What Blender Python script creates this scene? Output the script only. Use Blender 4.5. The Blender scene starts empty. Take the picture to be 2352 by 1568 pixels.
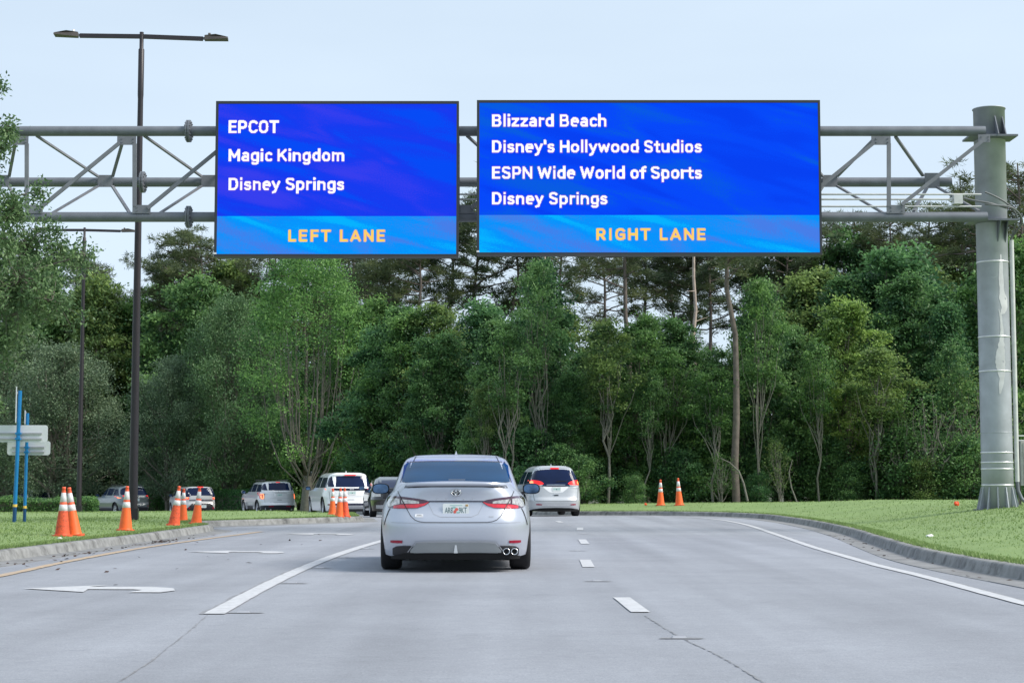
import bpy, bmesh, math, random
import numpy as np
from mathutils import Vector, Matrix
from mathutils.geometry import delaunay_2d_cdt

sc = bpy.context.scene
COL = sc.collection
rad = math.radians

# ------------------------------------------------------------------ camera
CAM_H, FOC, PITCH = 1.0, 4000.0, math.atan(338.0 / 4000.0)      # focal length in units of a 2352 px wide frame
cam_d = bpy.data.cameras.new('camera')
cam = bpy.data.objects.new('camera', cam_d)
COL.objects.link(cam)
cam_d.sensor_width = 36.0
cam_d.lens = 36.0 * FOC / 2352.0
cam_d.clip_start = 0.1
cam_d.clip_end = 6000
cam.location = (0, 0, CAM_H)
cam.rotation_euler = (rad(90) + PITCH, 0, 0)
sc.camera = cam

# ------------------------------------------------------------------ world, sun, exposure
SUN_EL, SUN_AZ = rad(42), rad(106)           # azimuth measured from +Y towards +X
world = bpy.data.worlds.new('World')
sc.world = world
world.use_nodes = True
wn, wl = world.node_tree.nodes, world.node_tree.links
wn.clear()
w_out = wn.new('ShaderNodeOutputWorld')
w_bg = wn.new('ShaderNodeBackground')
w_bg.inputs['Strength'].default_value = 0.12
w_sky = wn.new('ShaderNodeTexSky')
w_sky.sky_type = 'NISHITA'
w_sky.sun_disc = False
w_sky.sun_elevation = SUN_EL
w_sky.sun_rotation = SUN_AZ
w_sky.air_density = 1.0
w_sky.dust_density = 1.5
w_sky.ozone_density = 1.3
# a thin veil of bright high cloud over the clear sky
w_tc = wn.new('ShaderNodeTexCoord')
w_map = wn.new('ShaderNodeMapping')
w_map.inputs['Scale'].default_value = (1.2, 1.2, 5.0)
w_no = wn.new('ShaderNodeTexNoise')
w_no.inputs['Scale'].default_value = 1.6
w_no.inputs['Detail'].default_value = 4
w_no.inputs['Roughness'].default_value = 0.5
w_rmp = wn.new('ShaderNodeMapRange')
w_rmp.inputs['From Min'].default_value = 0.3
w_rmp.inputs['From Max'].default_value = 0.75
w_rmp.inputs['To Min'].default_value = 0.72
w_rmp.inputs['To Max'].default_value = 0.92
w_mix = wn.new('ShaderNodeMix')
w_mix.data_type = 'RGBA'
w_mix.inputs[7].default_value = (6.75, 8.0, 9.3, 1)
wl.new(w_tc.outputs['Generated'], w_map.inputs['Vector'])
wl.new(w_map.outputs['Vector'], w_no.inputs['Vector'])
wl.new(w_no.outputs['Fac'], w_rmp.inputs['Value'])
wl.new(w_rmp.outputs['Result'], w_mix.inputs[0])
wl.new(w_sky.outputs['Color'], w_mix.inputs[6])
wl.new(w_mix.outputs[2], w_bg.inputs['Color'])
wl.new(w_bg.outputs['Background'], w_out.inputs['Surface'])

sun_d = bpy.data.lights.new('sun', 'SUN')
sun_d.energy = 4.4
sun_d.angle = rad(26)
sun_d.color = (1.0, 0.93, 0.84)
sun = bpy.data.objects.new('sun', sun_d)
COL.objects.link(sun)
sdir = Vector((math.sin(SUN_AZ) * math.cos(SUN_EL), math.cos(SUN_AZ) * math.cos(SUN_EL), math.sin(SUN_EL)))
sun.rotation_euler = (-sdir).to_track_quat('-Z', 'Y').to_euler()

vs = sc.view_settings
vs.view_transform = 'Standard'
vs.look = 'None'
vs.exposure = 0.0
vs.gamma = 1.0
vs.use_curve_mapping = False
EXPO = 0.0
sc.cycles.max_bounces = 6
sc.cycles.diffuse_bounces = 3
sc.cycles.glossy_bounces = 3
sc.cycles.transmission_bounces = 4
sc.cycles.transparent_max_bounces = 8

# ------------------------------------------------------------------ small helpers
def lin(c):
    return tuple(((x / 255.0) / 12.92 if x / 255.0 <= 0.04045 else ((x / 255.0 + 0.055) / 1.055) ** 2.4) for x in c)

def obj(name, me, mat=None, parent=None, kind=None):
    if isinstance(me, MB):
        me = me.mesh(name)
    o = bpy.data.objects.new(name, me)
    COL.objects.link(o)
    if mat is not None:
        for m in (mat if isinstance(mat, (list, tuple)) else [mat]):
            me.materials.append(m)
    if parent is not None:
        o.parent = parent
    if kind:
        o['kind'] = kind
    return o

def empty(name, loc, rz=0.0):
    o = bpy.data.objects.new(name, None)
    COL.objects.link(o)
    o.location = loc
    o.rotation_euler = (0, 0, rz)
    o.empty_display_size = 0.2
    return o

def tag(o, label, cat, group=None, kind=None):
    o['label'] = label
    o['category'] = cat
    if group:
        o['group'] = group
    if kind:
        o['kind'] = kind
    return o

def copy_tree(o, parent=None):
    c = o.copy()
    COL.objects.link(c)
    if parent is not None:
        c.parent = parent
    for ch in [x for x in o.children]:
        copy_tree(ch, c)
    return c

class MB:
    """collects geometry for one mesh"""
    def __init__(self):
        self.v, self.f, self.m, self.sm = [], [], [], []
    def add(self, verts, faces, m=0, smooth=False):
        n = len(self.v)
        self.v += [tuple(p) for p in verts]
        for f in faces:
            self.f.append([i + n for i in f])
            self.m.append(m)
            self.sm.append(smooth)
        return self
    def box(self, x0, x1, y0, y1, z0, z1, m=0):
        v = [(x, y, z) for z in (z0, z1) for y in (y0, y1) for x in (x0, x1)]
        return self.add(v, [(0, 2, 3, 1), (4, 5, 7, 6), (0, 1, 5, 4), (2, 6, 7, 3), (0, 4, 6, 2), (1, 3, 7, 5)], m)
    def obox(self, c, ax, ay, az, m=0):
        c, ax, ay, az = Vector(c), Vector(ax), Vector(ay), Vector(az)
        v = [c + ax * i + ay * j + az * k for k in (-1, 1) for j in (-1, 1) for i in (-1, 1)]
        return self.add(v, [(0, 2, 3, 1), (4, 5, 7, 6), (0, 1, 5, 4), (2, 6, 7, 3), (0, 4, 6, 2), (1, 3, 7, 5)], m)
    def beam(self, a, b, w, h, m=0, up=(0, 0, 1)):
        a, b = Vector(a), Vector(b)
        d = b - a
        u = Vector(up)
        s = d.cross(u)
        if s.length < 1e-5:
            s = d.cross(Vector((0, 1, 0)))
        s.normalize()
        t = s.cross(d).normalized()
        return self.obox((a + b) / 2, d / 2, s * w / 2, t * h / 2, m)
    def tube(self, pts, radii, n=8, m=0, cap=True, smooth=True):
        pts = [Vector(p) for p in pts]
        if not isinstance(radii, (list, tuple)):
            radii = [radii] * len(pts)
        vv, ff = [], []
        prev = None
        for i, p in enumerate(pts):
            d = (pts[min(i + 1, len(pts) - 1)] - pts[max(i - 1, 0)]).normalized()
            if prev is None:
                r = Vector((0, 0, 1)) if abs(d.z) < 0.9 else Vector((1, 0, 0))
                s = d.cross(r).normalized()
            else:
                s = (prev - d * prev.dot(d)).normalized()
            prev = s
            t = d.cross(s)
            for k in range(n):
                a = 2 * math.pi * k / n
                vv.append(p + (s * math.cos(a) + t * math.sin(a)) * radii[i])
        for i in range(len(pts) - 1):
            for k in range(n):
                k2 = (k + 1) % n
                ff.append((i * n + k, i * n + k2, (i + 1) * n + k2, (i + 1) * n + k))
        self.add(vv, ff, m, smooth)
        if cap:
            self.add(vv[:n], [tuple(reversed(range(n)))], m)
            self.add(vv[-n:], [tuple(range(n))], m)
        return self
    def lathe(self, prof, n=24, m=0, c=(0, 0, 0), axis='z', smooth=True, M=None):
        vv, ff = [], []
        for r, h in prof:
            for k in range(n):
                a = 2 * math.pi * k / n
                p = (r * math.cos(a), r * math.sin(a), h) if axis == 'z' else (h, r * math.cos(a), r * math.sin(a))
                if M is not None:
                    p = M @ Vector(p)
                vv.append((p[0] + c[0], p[1] + c[1], p[2] + c[2]))
        for i in range(len(prof) - 1):
            for k in range(n):
                k2 = (k + 1) % n
                ff.append((i * n + k, i * n + k2, (i + 1) * n + k2, (i + 1) * n + k))
        return self.add(vv, ff, m, smooth)
    def grid(self, fn, nu, nv, m=0, smooth=True):
        vv = [fn(i / nu, j / nv) for j in range(nv + 1) for i in range(nu + 1)]
        ff = [(j * (nu + 1) + i, j * (nu + 1) + i + 1, (j + 1) * (nu + 1) + i + 1, (j + 1) * (nu + 1) + i)
              for j in range(nv) for i in range(nu)]
        return self.add(vv, ff, m, smooth)
    def mesh(self, name):
        me = bpy.data.meshes.new(name)
        me.from_pydata(self.v, [], self.f)
        me.polygons.foreach_set('material_index', self.m)
        me.polygons.foreach_set('use_smooth', self.sm)
        me.update()
        return me

def np_mesh(name, V, nper, tint=None, smooth=False):
    """mesh of separate nper-gons from an (N*nper,3) array"""
    V = np.asarray(V, np.float32).reshape(-1, 3)
    n = len(V) // nper
    me = bpy.data.meshes.new(name)
    me.vertices.add(len(V))
    me.vertices.foreach_set('co', V.ravel())
    me.loops.add(n * nper)
    me.loops.foreach_set('vertex_index', np.arange(n * nper, dtype=np.int32))
    me.polygons.add(n)
    me.polygons.foreach_set('loop_start', np.arange(0, n * nper, nper, dtype=np.int32))
    me.polygons.foreach_set('loop_total', np.full(n, nper, np.int32))
    if tint is not None:
        at = me.attributes.new('tint', 'FLOAT', 'POINT')
        at.data.foreach_set('value', np.asarray(tint, np.float32).ravel())
    me.update(calc_edges=True)
    return me

def P(u, v, Y):
    """point at distance Y (world y) seen at (u,v) in a 2352x1568 frame: used to take positions off the photograph"""
    ang = PITCH - math.atan((v - 784) / FOC)
    Z = CAM_H + Y * math.tan(ang)
    depth = Y * math.cos(PITCH) + (Z - CAM_H) * math.sin(PITCH)
    return Vector(((u - 1176) * depth / FOC, Y, Z))

# ------------------------------------------------------------------ materials
def nodes_of(m):
    m.use_nodes = True
    return m.node_tree.nodes, m.node_tree.links

def mat(name, col, rough=0.6, metal=0.0, coat=0.0, spec=0.5, var=0.12, scale=6.0, bump=0.0, bscale=60.0, emis=None, estr=0.0,
        dirt=None, dirt_amt=0.0, dirt_scale=3.0, coord='Object'):
    m = bpy.data.materials.new(name)
    n, l = nodes_of(m)
    b = n['Principled BSDF']
    b.inputs['Roughness'].default_value = rough
    b.inputs['Metallic'].default_value = metal
    b.inputs['Coat Weight'].default_value = coat
    b.inputs['Coat Roughness'].default_value = 0.07
    b.inputs['Specular IOR Level'].default_value = spec
    tc = n.new('ShaderNodeTexCoord')
    no = n.new('ShaderNodeTexNoise')
    no.inputs['Scale'].default_value = scale
    no.inputs['Detail'].default_value = 5
    l.new(tc.outputs[coord], no.inputs['Vector'])
    r = n.new('ShaderNodeMapRange')
    r.inputs['From Min'].default_value = 0.25
    r.inputs['From Max'].default_value = 0.75
    r.inputs['To Min'].default_value = 1 - var
    r.inputs['To Max'].default_value = 1 + var
    l.new(no.outputs['Fac'], r.inputs['Value'])
    mx = n.new('ShaderNodeMix')
    mx.data_type = 'RGBA'
    mx.blend_type = 'MULTIPLY'
    mx.inputs[0].default_value = 1.0
    mx.inputs[6].default_value = (*col, 1)
    l.new(r.outputs['Result'], mx.inputs[7])
    out = mx.outputs[2]
    if dirt is not None:
        n2 = n.new('ShaderNodeTexNoise')
        n2.inputs['Scale'].default_value = dirt_scale
        n2.inputs['Detail'].default_value = 8
        n2.inputs['Roughness'].default_value = 0.7
        l.new(tc.outputs[coord], n2.inputs['Vector'])
        r2 = n.new('ShaderNodeMapRange')
        r2.inputs['From Min'].default_value = 0.48
        r2.inputs['From Max'].default_value = 0.72
        r2.inputs['To Max'].default_value = dirt_amt
        l.new(n2.outputs['Fac'], r2.inputs['Value'])
        mx2 = n.new('ShaderNodeMix')
        mx2.data_type = 'RGBA'
        mx2.inputs[7].default_value = (*dirt, 1)
        l.new(r2.outputs['Result'], mx2.inputs[0])
        l.new(out, mx2.inputs[6])
        out = mx2.outputs[2]
    l.new(out, b.inputs['Base Color'])
    if bump:
        n3 = n.new('ShaderNodeTexNoise')
        n3.inputs['Scale'].default_value = bscale
        n3.inputs['Detail'].default_value = 4
        l.new(tc.outputs[coord], n3.inputs['Vector'])
        bp = n.new('ShaderNodeBump')
        bp.inputs['Strength'].default_value = bump
        bp.inputs['Distance'].default_value = 0.01
        l.new(n3.outputs['Fac'], bp.inputs['Height'])
        l.new(bp.outputs['Normal'], b.inputs['Normal'])
    if emis is not None:
        b.inputs['Emission Color'].default_value = (*emis, 1)
        b.inputs['Emission Strength'].default_value = estr
    return m

def asphalt_mat():
    m = bpy.data.materials.new('asphalt')
    n, l = nodes_of(m)
    b = n['Principled BSDF']
    b.inputs['Roughness'].default_value = 0.82
    b.inputs['Specular IOR Level'].default_value = 0.35
    tc = n.new('ShaderNodeTexCoord')
    def noise(scale, det=5, rough=0.6, mapping=None):
        no = n.new('ShaderNodeTexNoise')
        no.inputs['Scale'].default_value = scale
        no.inputs['Detail'].default_value = det
        no.inputs['Roughness'].default_value = rough
        if mapping:
            mp = n.new('ShaderNodeMapping')
            mp.inputs['Scale'].default_value = mapping
            l.new(tc.outputs['Object'], mp.inputs['Vector'])
            l.new(mp.outputs['Vector'], no.inputs['Vector'])
        else:
            l.new(tc.outputs['Object'], no.inputs['Vector'])
        return no.outputs['Fac']
    def rng(x, a, b_, c, d):
        r = n.new('ShaderNodeMapRange')
        for k, v in zip(('From Min', 'From Max', 'To Min', 'To Max'), (a, b_, c, d)):
            r.inputs[k].default_value = v
        l.new(x, r.inputs['Value'])
        return r.outputs['Result']
    def mul(a, b_):
        k = n.new('ShaderNodeMath')
        k.operation = 'MULTIPLY'
        l.new(a, k.inputs[0]); l.new(b_, k.inputs[1])
        return k.outputs[0]
    f = rng(noise(0.5, 6, 0.7), 0.3, 0.7, 0.89, 1.08)                       # broad patches
    f = mul(f, rng(noise(60, 4, 0.95), 0.3, 0.7, 0.66, 1.28))            # aggregate
    f = mul(f, rng(noise(1.3, 8, 0.8), 0.56, 0.72, 1.0, 0.86))            # old stains
    f = mul(f, rng(noise(11, 5, 0.8), 0.3, 0.7, 0.90, 1.08))
    f = mul(f, rng(noise(1.0, 3, 0.5, (1.1, 0.05, 1)), 0.35, 0.68, 1.07, 0.84))   # tyre-polished bands along the lane
    f = mul(f, rng(noise(1.0, 9, 0.75, (1.6, 5.0, 1)), 0.62, 0.70, 1.0, 0.66))   # small scuffs
    cr = n.new('ShaderNodeMix')
    cr.data_type = 'RGBA'
    cr.blend_type = 'MULTIPLY'
    cr.inputs[0].default_value = 1
    cr.inputs[6].default_value = (0.296, 0.312, 0.348, 1)
    l.new(f, cr.inputs[7])
    l.new(cr.outputs[2], b.inputs['Base Color'])
    bp = n.new('ShaderNodeBump')
    bp.inputs['Strength'].default_value = 0.5
    bp.inputs['Distance'].default_value = 0.01
    l.new(noise(70, 4, 0.8), bp.inputs['Height'])
    l.new(bp.outputs['Normal'], b.inputs['Normal'])
    return m

def leaf_mat(name, c_dark, c_light, trans=0.35, use_objcol=True):
    m = bpy.data.materials.new(name)
    n, l = nodes_of(m)
    n.remove(n['Principled BSDF'])
    out = n['Material Output']
    at = n.new('ShaderNodeAttribute')
    at.attribute_name = 'tint'
    mx = n.new('ShaderNodeMix')
    mx.data_type = 'RGBA'
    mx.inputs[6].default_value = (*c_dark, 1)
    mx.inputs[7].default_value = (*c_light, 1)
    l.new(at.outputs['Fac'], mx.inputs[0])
    oi = n.new('ShaderNodeObjectInfo')
    m2 = n.new('ShaderNodeMix')
    m2.data_type = 'RGBA'
    m2.blend_type = 'MULTIPLY'
    m2.inputs[0].default_value = 1.0
    l.new(mx.outputs[2], m2.inputs[6])
    l.new(oi.outputs['Color'], m2.inputs[7])
    d = n.new('ShaderNodeBsdfPrincipled')
    d.inputs['Roughness'].default_value = 0.5
    d.inputs['Specular IOR Level'].default_value = 0.35
    t = n.new('ShaderNodeBsdfTranslucent')
    l.new(m2.outputs[2], d.inputs['Base Color'])
    l.new(m2.outputs[2], t.inputs['Color'])
    ms = n.new('ShaderNodeMixShader')
    ms.inputs[0].default_value = trans
    l.new(d.outputs[0], ms.inputs[1])
    l.new(t.outputs[0], ms.inputs[2])
    l.new(ms.outputs[0], out.inputs['Surface'])
    return m

def screen_mat(name, base, streak, streak2, amt, strength):
    """LED wall: glowing blue picture with soft diagonal streaks and per-diode grain"""
    m = bpy.data.materials.new(name)
    n, l = nodes_of(m)
    b = n['Principled BSDF']
    b.inputs['Base Color'].default_value = (0.002, 0.002, 0.003, 1)
    b.inputs['Roughness'].default_value = 1.0
    b.inputs['Specular IOR Level'].default_value = 0.02
    tc = n.new('ShaderNodeTexCoord')
    mp = n.new('ShaderNodeMapping')
    mp.vector_type = 'TEXTURE'
    mp.inputs['Rotation'].default_value = (0, rad(16), 0)
    mp.inputs['Scale'].default_value = (3.2, 1, 0.55)
    l.new(tc.outputs['Object'], mp.inputs['Vector'])
    no = n.new('ShaderNodeTexNoise')
    no.inputs['Scale'].default_value = 1.0
    no.inputs['Detail'].default_value = 2
    no.inputs['Distortion'].default_value = 0.5
    l.new(mp.outputs['Vector'], no.inputs['Vector'])
    fine = n.new('ShaderNodeTexNoise')
    fine.inputs['Scale'].default_value = 42
    fine.inputs['Detail'].default_value = 1
    l.new(tc.outputs['Object'], fine.inputs['Vector'])
    ad = n.new('ShaderNodeMath')
    ad.operation = 'MULTIPLY_ADD'
    ad.inputs[1].default_value = 0.32
    l.new(fine.outputs['Fac'], ad.inputs[0])
    l.new(no.outputs['Fac'], ad.inputs[2])
    cr = n.new('ShaderNodeValToRGB')
    e = cr.color_ramp.elements
    e[0].position, e[0].color = 0.54, (*streak2, 1)
    e[1].position, e[1].color = 0.80, (*streak, 1)
    k = e.new(0.62); k.color = (*base, 1)
    k = e.new(0.68); k.color = (*base, 1)
    l.new(ad.outputs[0], cr.inputs['Fac'])
    l.new(cr.outputs['Color'], b.inputs['Emission Color'])
    b.inputs['Emission Strength'].default_value = strength
    return m

M = {}
M['asphalt'] = asphalt_mat()
M['concrete'] = mat('kerb_concrete', (0.23, 0.235, 0.23), 0.9, var=0.28, scale=5, bump=0.5, bscale=50, dirt=(0.06, 0.06, 0.058), dirt_amt=1.0, dirt_scale=3.2, coord='Generated' if False else 'Object')
M['gutter'] = mat('gutter_concrete', (0.225, 0.228, 0.232), 0.9, var=0.2, scale=3, bump=0.4, dirt=(0.12, 0.12, 0.12), dirt_amt=0.8, dirt_scale=1.6)
M['paint_w'] = mat('road_paint_white', (0.50, 0.51, 0.53), 0.75, var=0.10, scale=20, dirt=(0.34, 0.345, 0.36), dirt_amt=0.8, dirt_scale=7)
M['paint_o'] = mat('road_paint_orange', (0.44, 0.33, 0.22), 0.75, var=0.15, scale=12, dirt=(0.29, 0.28, 0.28), dirt_amt=0.9, dirt_scale=4)
M['seam'] = mat('seam_tar', (0.225, 0.23, 0.245), 0.8, var=0.3, scale=8)
M['grass'] = mat('lawn_grass', (0.175, 0.262, 0.085), 0.9, var=0.14, scale=.6, bump=0.5, bscale=45, dirt=(0.225, 0.30, 0.11), dirt_amt=0.55, dirt_scale=1.2)
M['ground'] = mat('forest_floor', (0.055, 0.06, 0.03), 0.95, var=0.3, scale=0.8)
M['galv'] = mat('galvanised_steel', (0.150, 0.165, 0.190), 0.55, metal=0.2, var=0.16, scale=3.0, bump=0.1, bscale=20, dirt=(0.24, 0.26, 0.28), dirt_amt=0.3, dirt_scale=2)
M['galv_strut'] = mat('galvanised_angle_steel', (0.185, 0.195, 0.22), 0.6, metal=0.15, var=0.15, scale=4)
M['column'] = mat('column_steel', (0.36, 0.385, 0.42), 0.5, metal=0.25, var=0.2, scale=2.2, bump=0.1, bscale=30)
M['streak'] = mat('white_streak', (0.52, 0.535, 0.55), 0.7, var=0.12, scale=5)
M['strap'] = mat('steel_strap', (0.72, 0.73, 0.74), 0.35, metal=0.5)
M['conduit'] = mat('pale_conduit', (0.60, 0.61, 0.60), 0.5, metal=0.1)
M['cable'] = mat('dark_cable', (0.14, 0.15, 0.16), 0.5)
M['sign_frame'] = mat('sign_cabinet', (0.025, 0.03, 0.04), 0.5, var=0.1)
M['lamp'] = mat('bronze_paint', (0.020, 0.016, 0.021), 0.45, var=0.2, scale=2)
M['lamp_head'] = mat('lamp_head_paint', (0.07, 0.06, 0.055), 0.5, var=0.2)
M['cone_o'] = mat('cone_orange', (0.88, 0.14, 0.022), 0.5, var=0.1, scale=8, dirt=(0.45, 0.07, 0.02), dirt_amt=0.3, dirt_scale=12)
M['cone_d'] = mat('cone_orange_scuffed', (0.74, 0.10, 0.03), 0.6, var=0.15, scale=8, dirt=(0.16, 0.035, 0.02), dirt_amt=0.95, dirt_scale=22)
M['cone_top'] = mat('cone_top_orange', (0.88, 0.13, 0.055), 0.5, var=0.08)
M['cone_w'] = mat('cone_white_band', (0.66, 0.66, 0.67), 0.45, var=0.06, dirt=(0.45, 0.45, 0.46), dirt_amt=0.6, dirt_scale=14)
M['post_b'] = mat('blue_post', (0.0, 0.17, 0.42), 0.4, var=0.12)
M['post_db'] = mat('dark_blue_post', (0.0, 0.055, 0.16), 0.45, var=0.1)
M['post_y'] = mat('yellow_band', (0.75, 0.50, 0.09), 0.5)
M['sign_back'] = mat('sign_back_paint', (0.68, 0.70, 0.75), 0.5, var=0.06, scale=3)
M['rail'] = mat('sign_rail', (0.38, 0.39, 0.42), 0.45, metal=0.3)
M['cabinet'] = mat('cabinet_paint', (0.42, 0.42, 0.40), 0.5)
M['orange_scrap'] = mat('orange_scrap', (0.85, 0.09, 0.02), 0.6)
M['white_scrap'] = mat('white_scrap', (0.8, 0.8, 0.8), 0.6)
M['litter'] = mat('dead_leaf', (0.045, 0.022, 0.014), 0.8, var=0.5, scale=9)
M['bark'] = mat('oak_bark', (0.15, 0.14, 0.115), 0.9, var=0.3, scale=4, bump=0.8, bscale=25)
M['bark_pale'] = mat('pale_bark', (0.155, 0.150, 0.128), 0.85, var=0.3, scale=5, bump=0.5, bscale=25)
M['bark_pine'] = mat('pine_bark', (0.135, 0.112, 0.10), 0.9, var=0.35, scale=4, bump=0.8, bscale=20)
M['bark_dead'] = mat('dead_wood', (0.42, 0.35, 0.30), 0.85, var=0.3, scale=4)
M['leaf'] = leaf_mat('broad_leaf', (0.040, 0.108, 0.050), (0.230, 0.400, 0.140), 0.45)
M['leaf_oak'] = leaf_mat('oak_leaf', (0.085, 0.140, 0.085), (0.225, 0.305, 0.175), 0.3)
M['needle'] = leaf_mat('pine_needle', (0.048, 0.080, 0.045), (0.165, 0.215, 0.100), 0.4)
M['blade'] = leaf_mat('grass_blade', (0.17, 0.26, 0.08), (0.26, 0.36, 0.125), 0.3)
# vehicles
M['paint_sedan'] = mat('silver_paint', (0.50, 0.53, 0.60), 0.30, metal=0.5, coat=0.35, var=0.03, scale=300)
M['paint_van'] = mat('silver_van_paint', (0.54, 0.56, 0.58), 0.36, metal=0.45, coat=0.5, var=0.03, scale=200)
M['paint_suv'] = mat('pale_silver_paint', (0.64, 0.65, 0.67), 0.3, metal=0.4, coat=1.0, var=0.03, scale=200)
M['paint_white'] = mat('white_paint', (0.84, 0.85, 0.86), 0.3, coat=1.0, var=0.02)
M['paint_grey'] = mat('grey_paint', (0.17, 0.195, 0.21), 0.3, metal=0.4, coat=1.0, var=0.03)
M['paint_beige'] = mat('pearl_paint', (0.58, 0.57, 0.56), 0.3, metal=0.3, coat=1.0, var=0.03)
M['paint_dark'] = mat('black_paint', (0.015, 0.016, 0.02), 0.2, coat=1.0, var=0.05)
M['trim'] = mat('black_trim', (0.018, 0.018, 0.022), 0.5, var=0.1)
M['gloss'] = mat('gloss_trim', (0.012, 0.010, 0.03), 0.12, var=0.05)
M['under'] = mat('underbody', (0.006, 0.006, 0.007), 0.9)
M['tyre'] = mat('tyre_rubber', (0.012, 0.012, 0.014), 0.8, var=0.2, bump=0.3, bscale=30)
M['rim'] = mat('alloy_rim', (0.55, 0.56, 0.58), 0.3, metal=0.8)
M['chrome'] = mat('chrome', (0.75, 0.76, 0.78), 0.12, metal=1.0, var=0.02)
M['glass'] = mat('tinted_glass', (0.006, 0.014, 0.050), 0.07, spec=0.22, coat=0.0, var=0.2, scale=2)
M['glass_sedan'] = mat('sky_blue_glass', (0.0, 0.036, 0.105), 0.07, spec=0.05, coat=0.0, var=0.25, scale=1.5)  # the blue of the reflected sky is put into the base colour
M['diffuser'] = mat('satin_silver', (0.30, 0.32, 0.33), 0.45, metal=0.3, var=0.05)
M['mirror'] = mat('mirror_glass', (0.10, 0.17, 0.29), 0.05, metal=1.0, var=0.5, scale=9)  # mottled dark blue colour stands in for reflected surroundings
M['red'] = mat('red_lens', (0.62, 0.010, 0.028), 0.15, coat=1.0, var=0.25, scale=25)
M['darkred'] = mat('smoked_lens', (0.05, 0.008, 0.03), 0.1, coat=1.0, var=0.2, scale=18)
M['clear'] = mat('clear_lens', (0.50, 0.48, 0.46), 0.15, metal=0.5, coat=1.0, var=0.55, scale=30)
M['reflector'] = mat('red_reflector', (0.30, 0.006, 0.03), 0.25, var=0.15, scale=30)
M['redlit'] = mat('brake_lamp_lit', (0.6, 0.01, 0.01), 0.3, emis=(1.0, 0.015, 0.02), estr=0.8, var=0.3, scale=20)
M['hotlit'] = mat('brake_lamp_bulb', (0.9, 0.3, 0.1), 0.2, emis=(1.0, 0.28, 0.10), estr=1.6, var=0.2, scale=20)
M['plate'] = mat('plate_white', (0.68, 0.72, 0.72), 0.4, var=0.05)
M['plate_txt'] = mat('plate_green', (0.03, 0.10, 0.11), 0.5)
M['plate_or'] = mat('plate_orange', (0.65, 0.12, 0.09), 0.5)
M['plate_lg'] = mat('plate_leaf', (0.25, 0.50, 0.45), 0.5)
M['sticker'] = mat('sticker_gold', (0.45, 0.28, 0.10), 0.5)
M['white'] = mat('white_decal', (0.75, 0.76, 0.78), 0.5)
ES = 1.0 / (2 ** EXPO)
M['scr_l'] = screen_mat('screen_left_blue', lin((18, 58, 240)), lin((54, 62, 238)), lin((0, 74, 246)), 0.3, ES)
M['scr_r'] = screen_mat('screen_right_blue', lin((0, 72, 250)), lin((2, 92, 226)), lin((0, 64, 242)), 0.3, ES)
M['scr_b'] = screen_mat('screen_band_blue', lin((0, 146, 252)), lin((70, 126, 232)), lin((0, 178, 255)), 0.3, ES)
M['txt_w'] = mat('led_white', (0.004, 0.004, 0.004), 0.6, emis=(1.0, 0.97, 1.0), estr=1.05 * ES, var=0.02)
M['txt_y'] = mat('led_amber', (0.004, 0.004, 0.004), 0.6, emis=lin((255, 206, 92)), estr=1.0 * ES, var=0.02)
M['halo'] = mat('led_edge', (0.004, 0.004, 0.004), 0.6, emis=lin((120, 80, 225)), estr=0.9 * ES, var=0.02)
M['halo_y'] = mat('led_edge_warm', (0.004, 0.004, 0.004), 0.6, emis=lin((214, 160, 190)), estr=0.9 * ES, var=0.02)

# ------------------------------------------------------------------ text
def text_mesh(name, s, x0, x1, z, cap, y, m, parent=None, bold=0.0, spacing=1.0, extrude=0.004, R=None, word=1.0):
    """upright text facing -Y, stretched to run from x0 to x1, baseline z, capital height cap"""
    cu = bpy.data.curves.new(name, 'FONT')
    cu.body = s
    cu.size = 1.0
    cu.offset = bold
    cu.space_character = spacing
    cu.space_word = word
    cu.resolution_u = 3
    cu.fill_mode = 'FRONT'
    tmp = bpy.data.objects.new(name, cu)
    COL.objects.link(tmp)
    dg = bpy.context.evaluated_depsgraph_get()
    dg.update()
    me = bpy.data.meshes.new_from_object(tmp.evaluated_get(dg))
    bpy.data.objects.remove(tmp)
    bpy.data.curves.remove(cu)
    co = np.zeros(len(me.vertices) * 3, np.float32)
    me.vertices.foreach_get('co', co)
    co = co.reshape(-1, 3)
    capH = 0.7165 + bold
    sx = (x1 - x0) / (co[:, 0].max() - co[:, 0].min())
    sz = cap / capH
    out = np.empty_like(co)
    out[:, 0] = x0 + (co[:, 0] - co[:, 0].min()) * sx
    out[:, 1] = y
    out[:, 2] = z + co[:, 1] * sz
    if R is not None:
        for i in range(len(out)):
            out[i, 1] = R(out[i, 0], out[i, 2]) + y
    me.vertices.foreach_set('co', out.ravel())
    me.materials.clear()
    me.name = name
    me.update()
    return obj(name, me, m, parent)

# ------------------------------------------------------------------ terrain
def sstep(x):
    x = min(max(x, 0.0), 1.0)
    return x * x * (3 - 2 * x)

def zr(x, y):
    t = -0.47 * (x - 1.4) + 0.88 * (y - 60)
    return 0.06 * sstep((t + 22) / 22) - 0.0118 * min(max(t, 0), 95)

def smooth_path(pts, step=0.5):
    P_ = [Vector((p[0], p[1])) for p in pts]
    P_ = [P_[0] * 2 - P_[1]] + P_ + [P_[-1] * 2 - P_[-2]]
    out = []
    for i in range(1, len(P_) - 2):
        a, b, c, d = P_[i - 1:i + 3]
        n = max(1, int((c - b).length / step))
        for k in range(n):
            t = k / n
            out.append(0.5 * ((2 * b) + (c - a) * t + (2 * a - 5 * b + 4 * c - d) * t * t + (3 * b - a - 3 * c + d) * t ** 3))
    out.append(P_[-2])
    return out

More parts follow.
